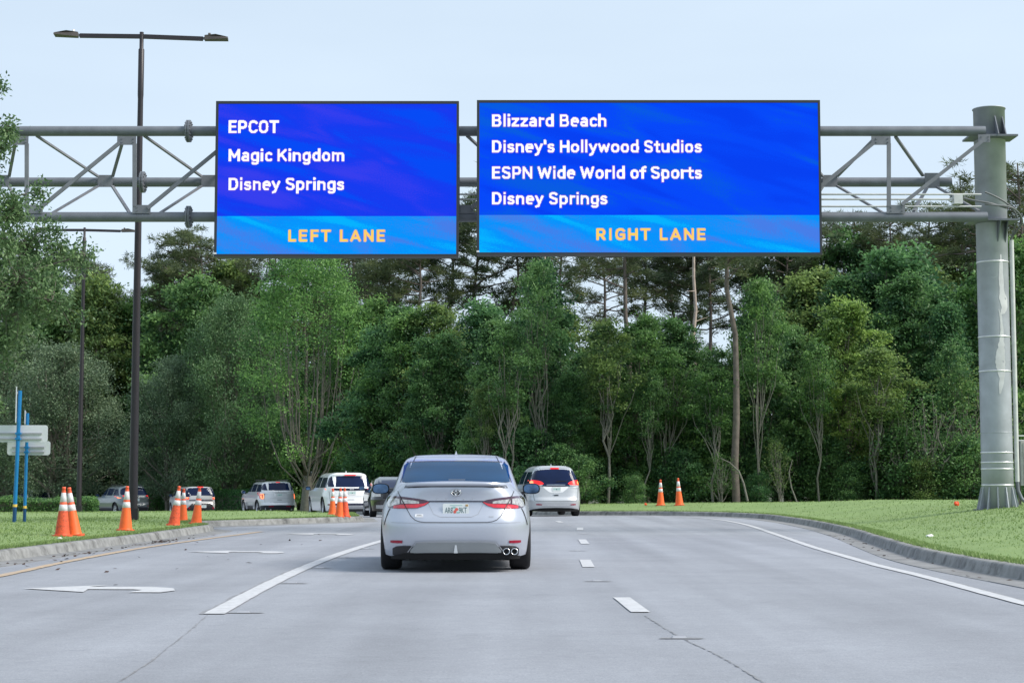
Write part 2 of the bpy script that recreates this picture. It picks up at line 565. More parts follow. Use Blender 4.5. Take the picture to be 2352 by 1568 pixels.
def offset_path(path, d):
    out = []
    for i, p in enumerate(path):
        t = (path[min(i + 1, len(path) - 1)] - path[max(i - 1, 0)]).normalized()
        out.append(p + Vector((t.y, -t.x)) * d)        # to the right of travel
    return out

right_kerb = smooth_path([(5.6, -14), (5.6, 0), (5.57, 12), (5.57, 19), (5.6, 22), (5.8, 25.4), (6.5, 31.5), (7.15, 37), (7.75, 44), (8.0, 51),
                          (7.85, 56), (7.0, 59.6), (5.5, 61.4), (3.4, 63.6), (1.2, 67.5), (-1.6, 72.5), (-5.4, 81), (-9.2, 88.5), (-18.2, 104.5), (-26, 118), (-36, 136)])
isl_near = smooth_path([(-6.94, -14), (-6.94, 5), (-6.95, 20), (-7.0, 26), (-6.93, 32), (-6.88, 38), (-6.92, 40.7), (-7.25, 41.6), (-7.75, 42.4),
                        (-7.85, 43.6), (-7.65, 44.6), (-6.95, 45.7), (-6.1, 47.4), (-5.2, 49.0), (-4.55, 50.3), (-4.35, 51.3), (-4.55, 53), (-4.95, 56.5), (-5.6, 60),
                        (-7.6, 66), (-10.5, 73), (-17, 87), (-27, 106.5), (-46, 142)])
isl_near = [Vector(p) for p in isl_near]

def dist_path(x, y, path_np):
    a = path_np[:-1]; b = path_np[1:]
    ab = b - a
    t = np.clip(((x - a[:, 0]) * ab[:, 0] + (y - a[:, 1]) * ab[:, 1]) / (ab ** 2).sum(1), 0, 1)
    dx = a[:, 0] + ab[:, 0] * t - x
    dy = a[:, 1] + ab[:, 1] * t - y
    return math.sqrt((dx * dx + dy * dy).min())

RK = np.array([(p.x, p.y) for p in right_kerb])
IK = np.array([(p.x, p.y) for p in isl_near])
# lawn outlines (behind the kerb's back edge)
r_edge = offset_path(right_kerb, 0.19)
i_edge = offset_path(isl_near, -0.19)
right_poly = [(p.x, p.y) for p in r_edge] + [(-36, 175), (60, 175), (60, -14)]
isl_poly = [(p.x, p.y) for p in i_edge] + [(-60, 142), (-60, -14)]

def in_poly(x, y, poly):
    c = False
    j = len(poly) - 1
    for i in range(len(poly)):
        xi, yi = poly[i]; xj, yj = poly[j]
        if (yi > y) != (yj > y) and x < (xj - xi) * (y - yi) / (yj - yi) + xi:
            c = not c
        j = i
    return c

def z_right(x, y):
    d = dist_path(x, y, RK) - 0.19
    A = 0.45 - 0.16 * sstep((y - 57) / 8)
    if x < 1:
        A *= 1 - 0.95 * sstep((1 - x) / 8)
    back = 0.5 * sstep((d - 14) / 20)
    return zr(x, y) + 0.15 + A * sstep((d + 0.3) / 4.8) - back * A

def z_island(x, y):
    d = dist_path(x, y, IK) - 0.19
    return zr(x, y) + 0.15 + 0.07 * sstep(d / 2.5) + 0.02 * math.sin(x * 0.9) * math.sin(y * 0.4) * sstep(d / 2)

def surf(x, y):
    if in_poly(x, y, right_poly):
        return z_right(x, y)
    if in_poly(x, y, isl_poly):
        return z_island(x, y)
    return zr(x, y)

def hit(u, v, y0=9.0, y1=170.0):
    """where the sight line through (u,v) meets the ground"""
    ang = PITCH - math.atan((v - 784) / FOC)
    Y = y0
    while Y < y1:
        p = P(u, v, Y)
        if p.z <= surf(p.x, p.y):
            return Vector((p.x, p.y, surf(p.x, p.y)))
        Y += 0.1
    p = P(u, v, y1)
    return p

def lawn(name, poly, zf, box, step, coarse):
    pts = [Vector(p) for p in poly]
    nb = len(pts)
    rnd = random.Random(5)
    x0, x1, y0, y1 = box
    pn = np.array(poly)
    def edge_d(x, y):
        return dist_path(x, y, np.vstack([pn, pn[:1]]))
    y = -12.0
    while y < 174:
        st = step if y < 85 else coarse
        x = -59.0
        while x < 60:
            s2 = st if (x0 < x < x1) else coarse
            xx, yy = x + rnd.uniform(-.2, .2) * s2, y + rnd.uniform(-.2, .2) * s2
            if in_poly(xx, yy, poly) and edge_d(xx, yy) > 0.3:
                pts.append(Vector((xx, yy)))
            x += s2
        y += st
    edges = [(i, (i + 1) % nb) for i in range(nb)]
    res = delaunay_2d_cdt(pts, edges, [], 1, 1e-4)
    v = [(p.x, p.y, zf(p.x, p.y)) for p in res[0]]
    mb = MB().add(v, [tuple(f) for f in res[2]], 0, True)
    return obj(name, mb, M['grass'], kind='structure')

ground = MB()
def gfn(a, b):
    # fine near, stretching to the horizon
    def st(t):
        s = (t - 0.5) * 2
        return math.copysign(abs(s) ** 3.5, s)
    x, y = st(a) * 3000, 40 + st(b) * 3000
    return (x, y, min(zr(x, y), 0) - 0.12)
ground.grid(gfn, 90, 90)
obj('ground', ground, M['ground'], kind='structure')

road = MB()
road.grid(lambda a, b: (-62 + a * 84, -14 + b * 172, zr(-62 + a * 84, -14 + b * 172)), 84, 172)
obj('road', road, M['asphalt'], kind='structure')
# beyond the modelled junction the carriageway behind the camera runs on
obj('road_behind', MB().add([(-16, -400, -0.004), (14, -400, -0.004), (14, -13.9, -0.004), (-16, -13.9, -0.004)], [(0, 1, 2, 3)]), M['asphalt'], kind='structure')

lawn('lawn_right', right_poly, z_right, (4, 22, 0, 90), 1.0, 4.0)
lawn('lawn_island', isl_poly, z_island, (-24, -4, 0, 90), 1.0, 4.0)

# kerbs, cast in sections
def kerb(name, path, side, i0, i1):
    root = empty(name, (0, 0, 0))
    root['kind'] = 'structure'
    prof = [(-0.42, -0.05), (-0.42, 0.006), (-0.02, 0.010), (0.0, 0.02), (0.025, 0.10), (0.045, 0.138), (0.08, 0.152), (0.185, 0.156), (0.185, -0.05)]
    rnd = random.Random(3)
    n = 6
    i = i0
    while i < i1:
        j = min(i + n, i1)
        mb = MB()
        rows = []
        dz = rnd.uniform(-0.004, 0.004)
        for k in range(i, j + 1):
            p = path[k]
            t = (path[min(k + 1, len(path) - 1)] - path[max(k - 1, 0)]).normalized()
            nrm = Vector((t.y, -t.x)) * side
            q = p.copy()
            if k == i: q = q + t * 0.006
            if k == j: q = q - t * 0.006
            z = zr(p.x, p.y)
            rows.append([(q.x + nrm.x * a, q.y + nrm.y * a, z + h + (dz if 0 < h else 0)) for a, h in prof])
        m_ = len(prof)
        vv = [p for r in rows for p in r]
        for r in range(len(rows) - 1):
            for c in range(m_ - 1):
                q = (r * m_ + c, r * m_ + c + 1, (r + 1) * m_ + c + 1, (r + 1) * m_ + c)
                if side < 0: q = tuple(reversed(q))
                mb.f.append(list(q)); mb.m.append(1 if c < 2 else 0); mb.sm.append(c >= 2)
        mb.v = vv
        for r0 in (0, len(rows) - 1):
            mb.f.append([r0 * m_ + c for c in range(m_)]); mb.m.append(0); mb.sm.append(False)
        obj('kerb_section', mb, [M['concrete'], M['gutter']], root)
        i = j
    return root
kerb('kerb_right', right_kerb, 1, 0, len(right_kerb) - 1)
kerb('kerb_island', isl_near, -1, 0, len(isl_near) - 1)

# ------------------------------------------------------------------ road markings
def ribbon(name, path, w, m, dz=0.008, wear=0.0):
    mb = MB()
    rnd = random.Random(11)
    vv, ff = [], []
    for i, p in enumerate(path):
        t = (path[min(i + 1, len(path) - 1)] - path[max(i - 1, 0)]).normalized()
        nr = Vector((t.y, -t.x))
        for s in (-1, 1):
            q = p + nr * s * (w / 2 + rnd.uniform(-wear, wear))
            vv.append((q.x, q.y, zr(q.x, q.y) + dz))
    ff = [(2 * i, 2 * i + 1, 2 * i + 3, 2 * i + 2) for i in range(len(path) - 1)]
    o = obj(name, mb.add(vv, ff), m, kind='structure')
    return o
lane_line = smooth_path([(-2.38, 14.05), (-2.48, 16.5), (-2.56, 19), (-2.63, 22.4), (-2.65, 26), (-2.6, 30), (-2.5, 33.5), (-2.3, 40), (-2.1, 46), (-2.2, 51)], 0.25)
ribbon('lane_line', lane_line, 0.17, M['paint_w'], wear=0.004)
ribbon('lane_line_tar', offset_path(lane_line, -0.105), 0.035, M['seam'], dz=0.004, wear=0.015)
ribbon('road_seam', smooth_path([(-1.95, -8), (-2.0, 5), (-2.04, 9), (-2.2, 11.5), (-2.42, 14.0)], 0.12), 0.005, M['seam'], dz=0.004, wear=0.007)
for kk, (pts, w_, wr_) in enumerate([([(1.05, 13.9), (1.10, 12.6), (1.16, 11.6), (1.24, 10.6), (1.30, 9.2), (1.33, 8.0)], .007, .009)]):
    ribbon('road_crack', smooth_path(pts, 0.03), w_, M['seam'], dz=0.004, wear=wr_)
edge_line = smooth_path([(4.35, 4), (4.4, 11), (4.46, 15), (4.7, 20.1), (4.77, 22.8), (4.94, 26), (5.2, 30.5), (5.8, 38.5), (6.3, 46), (6.45, 51), (6.35, 55), (5.75, 58.2), (4.2, 60.3), (1.9, 62.2), (-0.2, 66)], 0.25)
ribbon('edge_line', edge_line, 0.15, M['paint_w'], wear=0.004)
ribbon('edge_line_tar', offset_path(edge_line, 0.10), 0.03, M['seam'], dz=0.004, wear=0.014)
median_line = smooth_path([(-5.5, 6), (-5.7, 14), (-5.88, 20), (-6.05, 22.9), (-6.2, 26.3), (-6.25, 30.3), (-6.1, 34.6), (-5.9, 37.7), (-5.75, 40.2)], 0.25)
ribbon('median_line', median_line, 0.14, M['paint_o'], wear=0.012)
obj('median_line_end', MB().add([(-5.95, 40.3, .008), (-5.4, 40.3, .008), (-5.05, 41.3, .008), (-5.5, 42.2, .008), (-5.9, 41.2, .008)], [(0, 1, 2, 3, 4)]), M['paint_o'], kind='structure')
for k, (xa, xb, ya, yb) in enumerate([(1.043, 1.007, 14.25, 16.15), (0.98, 1.028, 22.4, 24.7), (1.33, 1.38, 31.8, 34.6), (1.62, 1.72, 41.8, 44.2), (1.40, 1.34, 49.9, 51.8)]):
    ribbon('lane_dash', smooth_path([(xa, ya), ((xa + xb) / 2, (ya + yb) / 2), (xb, yb)], 0.4), 0.155, M['paint_w'], wear=0.002)
ARROW = [(-3.66, 16.85), (-3.30, 16.83), (-3.22, 17.2), (-3.32, 17.65), (-3.62, 17.95), (-4.33, 17.93), (-4.18, 18.35), (-4.98, 17.6), (-4.15, 16.9), (-4.23, 17.45), (-3.72, 17.42), (-3.60, 17.3)]
for k, (dx, dy) in enumerate([(0, 0), (-0.25, 10.2), (-0.12, 20.8)]):
    mb = MB()
    ctr = [(-4.6, 17.6), (-3.9, 17.7), (-3.5, 17.3)]
    pts = [(-4.12 + (x + 4.12) * .90 + dx, 17.55 + (y - 17.55) * .86 + dy, zr(x + dx, y + dy) + 0.008) for x, y in ARROW]
    mb.add(pts, [(5, 6, 7, 8, 9), (4, 5, 9, 10), (3, 4, 10, 11), (2, 3, 11), (0, 1, 2, 11)])
    obj('turn_arrow', mb, M['paint_w'], kind='structure')
# raised pavement markers with their dark pads
spots = [(-2.17, 14.2), (-2.33, 18.6), (-2.42, 22.1), (-2.45, 25.5), (-2.44, 29.2), (1.12, 11.8), (.92, 19.0), (1.05, 28.3), (1.59, 38.8), (1.5, 46.5)]
where = ['nearest of the five beside the solid white line', 'second nearest beside the solid white line', 'third along beside the solid white line',
         'fourth along beside the solid white line', 'farthest beside the solid white line, next to the silver sedan',
         'nearest the camera at lower right, before the first white dash', 'between the first and second white dashes', 'between the second and third white dashes',
         'between the third and fourth white dashes', 'beyond the fourth white dash']
for (x, y), wtxt in zip(spots, where):
    r = empty('road_reflector', (x, y, zr(x, y)))
    tag(r, 'raised road reflector, ' + wtxt, 'road reflector', 'raised reflectors along the lane lines')
    pad = MB()
    rr = random.Random(int(y * 10))
    pad.add([(-.15 + rr.uniform(-.02, .02), -.045, .005), (.13, -.05, .005), (.18, .0, .005), (.10, .05, .005), (-.11, .045, .005)], [(0, 1, 2, 3, 4)])
    obj('pad', pad, M['seam'], r)
    b = MB()
    b.add([(-.05, -.03, .006), (.05, -.03, .006), (.05, .03, .006), (-.05, .03, .006), (-.042, -.015, .019), (.042, -.015, .019), (.042, .015, .019), (-.042, .015, .019)],
          [(4, 5, 6, 7), (0, 1, 5, 4), (1, 2, 6, 5), (2, 3, 7, 6), (3, 0, 4, 7)])
    obj('reflector_body', b, M['rail'], r)

# ------------------------------------------------------------------ trees
def frame_quads(C, L, W, rng, up=0.8, flat=0.0):
    """diamond leaves: centres C (n,3), length L, width W"""
    n = len(C)
    d = rng.normal(size=(n, 3)); d[:, 2] *= (1 - flat)
    d /= np.linalg.norm(d, axis=1, keepdims=True)
    nn = rng.normal(size=(n, 3)); nn[:, 2] += up * 3
    s = np.cross(d, nn); s /= (np.linalg.norm(s, axis=1, keepdims=True) + 1e-9)
    l = (L * rng.uniform(0.65, 1.25, (n, 1))); w = (W * rng.uniform(0.7, 1.2, (n, 1)))
    a = C - d * l / 2; b = C + s * w / 2 + d * l * 0.05; c = C + d * l / 2; e = C - s * w / 2 + d * l * 0.05
    return np.stack([a, b, c, e], 1)

def tubes_mesh(name, tubes, n=6):
    mb = MB()
    for pts, rr in tubes:
        mb.tube(pts, rr, n, 0, cap=False)
    return mb.mesh(name)

def wiggle(a, b, k, amp, rnd):
    a, b = Vector(a), Vector(b)
    L = (b - a).length
    out = []
    for i in range(k + 1):
        t = i / k
        j = Vector((rnd.uniform(-1, 1), rnd.uniform(-1, 1), rnd.uniform(-.4, .4))) * amp * L * math.sin(math.pi * t) if 0 < i < k else Vector((0, 0, 0))
        out.append(a.lerp(b, t) + j)
    return out

def broadleaf(seed, H, Wd, base, nl=14, cpl=24, lpc=95, leaf=0.15, stems=1, droop=0.0, spread=0.235, rad0=None, lean=0.0, sparse=1.0, conic=0.0):
    rnd = random.Random(seed); rng = np.random.default_rng(seed)
    tubes = []
    r0 = rad0 or H * 0.014
    tops = []
    for s in range(stems):
        a = 2 * math.pi * s / max(stems, 1) + rnd.random()
        off = 0 if stems == 1 else rnd.uniform(.2, 1) * Wd * 0.22
        top = Vector((math.cos(a) * off + lean, math.sin(a) * off, H * rnd.uniform(.72, .86)))
        tr = wiggle((math.cos(a) * r0 * (stems > 1), math.sin(a) * r0 * (stems > 1), -0.3), top, 8, 0.035, rnd)
        tubes.append((tr, [r0 * (1 - 0.85 * i / 8) / (1 if stems == 1 else 1.5) + .01 for i in range(9)]))
        tops.append(tr)
    C, T = [], []
    cpl = int(cpl * 1.35); lpc = lpc * .80
    for i in range(nl):
        t = (i + rnd.random()) / nl
        h = base + (H - base) * t
        prof = math.sin(math.pi * min(1, (0.16 + 0.80 * t)) ** (0.9)) ** 0.7
        prof = prof * (1 - conic) + conic * (1 - t) ** 0.8
        lr = Wd * rnd.uniform(.09, .21) * (0.6 + 0.4 * prof)
        a = i * 2.399 + rnd.uniform(-.4, .4)
        ro = max(0.0, Wd * 0.5 * prof - lr * 0.6) * rnd.uniform(.35, 1.22)
        lc = Vector((math.cos(a) * ro + lean * t, math.sin(a) * ro, h - lr * 0.5))
        tr = rnd.choice(tops)
        src = tr[min(8, max(1, int(8 * (lc.z / H) * rnd.uniform(.45, .85))))]
        br = wiggle(src, lc, 4, 0.06, rnd)
        rb = r0 * 0.38 * (1 - 0.55 * t)
        tubes.append((br, [rb * (1 - .75 * k / 4) + .006 for k in range(5)]))
        for k in range(cpl):
            d = Vector((rnd.gauss(0, 1), rnd.gauss(0, 1), rnd.gauss(0, 1) + 0.25)).normalized()
            rr = lr * rnd.uniform(.55, 1.08)
            c = lc + Vector((d.x * rr, d.y * rr, d.z * rr * 1.15))
            if c.z < base * 0.7: c.z = base * 0.7 + rnd.random() * .4
            n_ = int(lpc * rnd.uniform(.3, 1.35) * sparse)
            sg = spread * rnd.uniform(.5, 1.5)
            pts = rng.normal(size=(n_, 3)) * np.array([sg, sg, sg * 0.55]) + np.array(c)
            if droop: pts[:, 2] -= droop * np.abs(rng.normal(size=n_)) * 0.5
            C.append(pts)
            tt = min(1, max(0, 0.38 + 0.28 * rnd.gauss(0, 1) + 0.20 * d.z))  # upward-facing clumps tinted lighter, as lit tops
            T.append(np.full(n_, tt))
            if k % 6 == 0:
                tubes.append((wiggle(lc, c, 2, 0.08, rnd), [rb * .3 + .004, rb * .16 + .004, .004]))
    C = np.concatenate(C); T = np.concatenate(T)
    T = np.clip(T + rng.normal(size=len(T)) * 0.07, 0, 1)
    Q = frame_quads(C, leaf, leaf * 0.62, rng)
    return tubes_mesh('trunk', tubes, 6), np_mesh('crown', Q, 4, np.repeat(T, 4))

def pine(seed, H, base, nb=40, blen=2.9, tufts=9, needles=54):
    rnd = random.Random(seed); rng = np.random.default_rng(seed)
    tr = wiggle((0, 0, -.3), (rnd.uniform(-.8, .8), rnd.uniform(-.8, .8), H * .97), 9, 0.016, rnd)
    r0 = H * 0.0105
    tubes = [(tr, [r0 * (1 - .85 * i / 9) + .01 for i in range(10)])]
    C, D, T = [], [], []
    skew = rnd.uniform(0, 6.28)
    for i in range(nb):
        t = ((i + rnd.random()) / nb) ** .8
        h = base + (H - base) * t
        k = min(h / H, .96) * 9
        p0 = tr[min(8, int(k))].lerp(tr[min(9, int(k) + 1)], k - int(k))
        a = i * 2.4 + rnd.uniform(-.9, .9)
        L = blen * (0.35 + .75 * math.sin(math.pi * min(1, .18 + .8 * t)) ) * rnd.uniform(.35, 1.2) * (1 + .3 * math.cos(a - skew))
        if t < .25 and rnd.random() < .55:
            L *= .45
        p1 = p0 + Vector((math.cos(a) * L, math.sin(a) * L, L * rnd.uniform(-.12, .55)))
        br = wiggle(p0, p1, 4, .10, rnd)
        tubes.append((br, [.055 * (1 - t * .5) * (1 - .7 * q / 4) + .008 for q in range(5)]))
        nt = max(3, int(tufts * L / blen * 1.3))
        for q in range(nt):
            s = rnd.uniform(.45, 1.08)
            c = p0.lerp(p1, s) + Vector((rnd.gauss(0, .38), rnd.gauss(0, .38), rnd.gauss(0, .2) + .12))
            if rnd.random() < .4:
                tubes.append(([p0.lerp(p1, max(.2, s - .2)), c], [.018, .008]))
            d = rng.normal(size=(needles, 3)); d[:, 2] = d[:, 2] * .6 + .25
            d /= np.linalg.norm(d, axis=1, keepdims=True)
            C.append(np.tile(np.array(c), (needles, 1)) + d * rng.uniform(0, .2, (needles, 1)) + rng.normal(size=(needles, 3)) * np.array([.13, .13, .06]))
            D.append(d)
            T.append(np.full(needles, min(1, max(0, .4 + .25 * rnd.gauss(0, 1)))))
    C = np.concatenate(C); D = np.concatenate(D); T = np.concatenate(T)
    n = len(C)
    s = np.cross(D, rng.normal(size=(n, 3))); s /= np.linalg.norm(s, axis=1, keepdims=True)
    L = rng.uniform(.18, .36, (n, 1)); w = 0.026
    V = np.stack([C - s * w, C + s * w, C + D * L], 1)
    return tubes_mesh('trunk', tubes, 6), np_mesh('crown', V, 3, np.repeat(T, 3))

PROTO = {}
def proto(key, fn):
    if key not in PROTO:
        PROTO[key] = fn()
    return PROTO[key]

def place(name, meshes, bark, leafm, loc, rz, scale, color, label, cat, group=None):
    r = empty(name, loc, rz)
    r.scale = scale if isinstance(scale, (tuple, list)) else (scale,) * 3
    tag(r, label, cat, group)
    for part, me, m in (('trunk', meshes[0], bark), ('crown', meshes[1], leafm)):
        if me is None: continue
        if not me.materials:
            me.materials.append(m)
        o = bpy.data.objects.new(part, me)
        COL.objects.link(o)
        o.parent = r
        o.color = (*color, 1)
    return r

BL = [broadleaf(11, 10, 4.6, 1.5, 30, 15, 84, .165), broadleaf(12, 10, 4.0, .8, 32, 14, 80, .165, conic=.4),
      broadleaf(13, 11, 4.4, 2.2, 29, 15, 80, .165, stems=2), broadleaf(14, 10, 5.2, 1.0, 32, 15, 84, .17), broadleaf(15, 11, 3.8, 1.6, 30, 13, 80, .16, stems=3, conic=.25),
      broadleaf(16, 10, 4.8, 1.4, 28, 14, 76, .165, stems=2)]
TALL = [broadleaf(21, 14, 6.0, 5.0, 26, 14, 74, .19), broadleaf(22, 15, 5.2, 4.0, 28, 13, 74, .19, stems=2)]
OAK = [broadleaf(31, 10.5, 9.0, 2.4, 34, 20, 95, .14, droop=.5, spread=.32, rad0=.26, stems=3)]
PINE = [pine(41, 20, 11.2, 34), pine(42, 21, 13.2, 30, 3.2), pine(43, 18, 9.5, 36, 2.7), pine(44, 19, 11.8, 30, 3.5)]
SHRUB = [broadleaf(51, 2.8, 3.0, .3, 14, 11, 66, .125, stems=3, spread=.24, rad0=.035), broadleaf(52, 3.4, 2.6, .25, 15, 10, 66, .125, stems=4, spread=.26, rad0=.035)]
SLIM = [broadleaf(61, 9.5, 2.8, 5.4, 14, 10, 52, .15, stems=2, spread=.25, rad0=.075), broadleaf(62, 8.5, 2.6, 5.0, 14, 9, 50, .15, stems=1, spread=.24, rad0=.07),
        broadleaf(63, 5.0, 3.2, 1.6, 22, 12, 9, .12, stems=4, spread=.30, rad0=.06)]
BH = [10, 10, 11, 10, 11, 10]

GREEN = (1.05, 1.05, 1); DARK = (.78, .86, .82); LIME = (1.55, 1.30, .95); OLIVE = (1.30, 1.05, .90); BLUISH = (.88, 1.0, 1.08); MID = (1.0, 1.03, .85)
rt = random.Random(77)

def at_u(u, D):
    return (u - 1176) * D / FOC

def put(name, set_, idx, u, D, vtop, col, label, bark='bark', leafm='leaf', H0=10.0, sx=1.0, cat='tree', group=None):
    x = at_u(u, D)
    z = surf(x, D) - 0.05
    Ht = CAM_H + (1122 - vtop) * D / FOC - z
    s = Ht / H0
    return place(name, set_[idx], M[bark], M[leafm], (x, D, z), rt.uniform(0, 6.28), (s * sx, s * sx, s), col, label, cat, group)

LAND = [(1048, 'the sedan roof'), (1275, 'the silver minivan'), (1483, 'the orange scrap beside the cones'), (1538, 'the right-hand pair of cones'), (1690, 'the tall straight pine trunk'),
        (1945, 'the lime-coloured tree'), (2190, 'the orange scrap near the column'), (2290, 'the steel column'), (705, 'the many-stemmed tree'), (535, 'the leaning oak'), (309, 'the large lamp post'), (185, 'the far lamp post'), (50, 'the blue sign posts'), (810, 'the white people carrier')]
used_labels = set()
def where(prefix, u):
    lu, nm = min(LAND, key=lambda q: abs(q[0] - u))
    d = u - lu
    side = 'right' if d > 0 else 'left'
    ad = abs(d)
    w = 'directly behind' if ad < 16 else (('just %s of' if ad < 45 else 'a little %s of' if ad < 80 else 'well %s of' if ad < 130 else 'far %s of') % side)
    s = prefix + ' ' + w + ' ' + nm
    for alt in ('', ', farther back', ', farthest back'):
        if s + alt not in used_labels:
            s += alt
            break
    used_labels.add(s)
    return s

# front row at the forest edge: u, distance, top, proto, colour, label
front = [
 (2085, 84, 640, 0, DARK, 'dark green tree at the forest edge just left of the steel column'),
 (1945, 81, 690, 3, LIME, 'bright yellow-green tree at the forest edge below the right end of the right screen'),
 (2180, 82, 700, 1, BLUISH, 'dull green tree at the forest edge close behind the steel column'),
 (2330, 84, 560, 3, MID, 'mid-green tree standing right of the steel column at the photo edge'),
 (1830, 85, 760, 4, GREEN, 'green tree between the lime-coloured tree and the tall straight pine'),
 (1745, 80, 650, 1, GREEN, 'green pointed tree right of the tall straight pine trunk'),
 (1560, 82, 740, 0, DARK, 'dark green tree directly behind the right-hand pair of cones'),
 (1480, 81, 730, 5, MID, 'mid-green bushy tree at the forest edge left of the right-hand cones'),
 (1385, 82, 745, 1, OLIVE, 'olive-green tree at the forest edge above the silver minivan'),
 (1245, 84, 610, 4, BLUISH, 'tall blue-green tree with forked pale trunk below the gap between the screens'),
 (1130, 81, 740, 1, GREEN, 'green pointed tree directly above the silver sedan'),
 (1310, 79, 860, 3, DARK, 'low dark tree behind the roof of the silver minivan'),
 (1010, 86, 770, 3, DARK, 'dark green tree left of the pointed tree above the sedan'),
 (935, 90, 720, 0, MID, 'broad green tree above the white people carrier'),
 (1640, 83, 900, 0, MID, 'low spreading tree left of the tall straight pine trunk'),
]
for (u, D, vt, k, c, lab) in front:
    put('broadleaf_tree', BL, k, u, D, vt, c, lab, H0=BH[k], group='broadleaf trees along the forest edge')

# second and third rows: nobody could tell these apart
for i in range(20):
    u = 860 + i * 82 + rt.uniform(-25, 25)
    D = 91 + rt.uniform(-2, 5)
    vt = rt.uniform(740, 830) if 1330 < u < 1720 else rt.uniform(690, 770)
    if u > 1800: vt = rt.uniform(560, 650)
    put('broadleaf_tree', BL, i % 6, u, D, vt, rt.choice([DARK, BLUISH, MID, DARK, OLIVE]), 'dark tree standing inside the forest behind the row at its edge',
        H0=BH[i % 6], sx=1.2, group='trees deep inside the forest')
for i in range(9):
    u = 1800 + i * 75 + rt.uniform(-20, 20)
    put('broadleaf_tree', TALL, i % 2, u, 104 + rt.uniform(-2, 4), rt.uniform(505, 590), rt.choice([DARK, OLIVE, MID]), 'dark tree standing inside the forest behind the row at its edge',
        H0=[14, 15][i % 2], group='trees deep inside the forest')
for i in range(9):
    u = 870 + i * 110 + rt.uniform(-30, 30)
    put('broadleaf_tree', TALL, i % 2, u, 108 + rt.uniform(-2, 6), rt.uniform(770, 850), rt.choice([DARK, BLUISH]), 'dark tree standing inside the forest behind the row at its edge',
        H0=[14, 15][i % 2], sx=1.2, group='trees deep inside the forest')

# pines with open crowns against the sky
pines = [(2290, 104, 395), (2345, 98, 345), (2200, 108, 425), (2060, 104, 470), (1965, 106, 470), (2130, 112, 440), (1900, 108, 490), (2240, 112, 450), (2020, 110, 520),
         (1440, 83.5, 330), (1380, 100, 480), (1485, 104, 470), (1545, 108, 480), (1585, 104, 470), (1640, 102, 460), (1690, 76.6, 235), (1740, 106, 490), (1810, 104, 490), (1075, 110, 395),
         (950, 106, 480), (1020, 112, 450), (1300, 110, 470), (1180, 108, 460), (870, 112, 500), (790, 118, 520), (1605, 112, 500)]
PL = {1440: 'tall pine with crooked limb rising behind the middle of the right screen', 1690: 'tallest straight-trunked pine at the forest edge right of the right-hand cones',
      2345: 'tall pine at the right photo edge beyond the steel column', 1075: 'pine rising in the gap between the two screens'}
for i, (u, D, vt) in enumerate(pines):
    k = (i * 3 + i // 4) % 4
    put('pine_tree', PINE, k, u, D, vt, rt.choice([(1, 1, 1), (.85, .9, .95), (1.15, 1.05, .9)]), PL.get(u) or where('open-crowned pine', u), 'bark_pine', 'needle',
        H0=[20, 21, 18, 19][k], sx=1.0, group='pines above the forest')

# slim pale-barked trees at the very edge
slims = [(1165, 77.6, 740, 0, 'slim pale forked tree above the right half of the sedan roof'), (1395, 77.8, 745, 1, 'slim pale tree above the right side of the silver minivan'),
         (1742, 77.2, 640, 0, 'slim pale tree just right of the tall straight pine trunk'), (1637, 77, 845, 1, 'slim grey tree just left of the tall straight pine trunk'),
         (1232, 78.5, 600, 0, 'slim pale forked tree below the gap between the two screens'), (2185, 79, 800, 1, 'slim pale tree immediately left of the steel column'),
         (1880, 77.6, 790, 1, 'slim tree in front of the lime-coloured tree'), (893, 92, 900, 0, 'slim pale tree behind the white people carrier roof'), (2010, 77.5, 800, 0, 'slim pale tree midway between the lime tree and the steel column'),
         (1110, 79, 880, 1, 'low slim tree directly above the left half of the sedan roof'), (1480, 78, 860, 1, 'slim tree left of the right-hand cones, right of the minivan'),
         (2140, 76.8, 900, 2, 'twiggy grey half-bare tree left of the foot of the steel column'), (2070, 77.4, 930, 2, 'twiggy grey half-bare tree farther left of the steel column'),
         (1790, 76.6, 1010, 2, 'twiggy grey bush right of the foot of the tall straight pine'), (1655, 76.4, 1040, 2, 'twiggy grey bush left of the foot of the tall straight pine'),
         (1530, 79, 800, 0, 'slim tree directly above the left one of the right-hand cones'), (2240, 79.5, 850, 2, 'twiggy grey half-bare tree half hidden behind the steel column')]
for u, D, vt, k, lab in slims:
    put('slim_tree', SLIM, k, u, D, vt, rt.choice([OLIVE, MID, GREEN]), lab, 'bark_pale', 'leaf', H0=[9.5, 8.5, 5.0][k], sx=rt.uniform(.7, 1.7), group='slim pale trees at the forest edge').rotation_euler.x = rad(rt.uniform(-5, 5))

# dead snags
def snag(u, D, v0, v1, label, lean=0.0):
    x = at_u(u, D); zb = surf(x, D) - .1
    r = empty('dead_tree', (x, D, zb))
    tag(r, label, 'dead tree', 'dead tree trunks in the forest')
    rnd = random.Random(int(u))
    H = CAM_H + (1122 - v1) * D / FOC - zb
    tr = wiggle((0, 0, 0), (lean, 0, H), 8, .012, rnd)
    tb = [(tr, [.17 * (1 - .6 * i / 8) for i in range(9)])]
    obj('trunk', tubes_mesh('trunk', tb, 8), M['bark_dead'], r)
    tb = []
    for k in range(9):
        t = rnd.uniform(.55, .98); p = tr[0].lerp(tr[-1], t)
        a = rnd.uniform(0, 6.28); L = rnd.uniform(.3, 1.0)
        tb.append((wiggle(p, p + Vector((math.cos(a) * L, math.sin(a) * L, rnd.uniform(-.1, .4))), 2, .1, rnd), [.035, .02, .006]))
    obj('branch', tubes_mesh('branch', tb, 5), M['bark_dead'], r)
snag(1250, 88, 0, 560, 'bare pinkish dead trunk below the left end of the right screen')
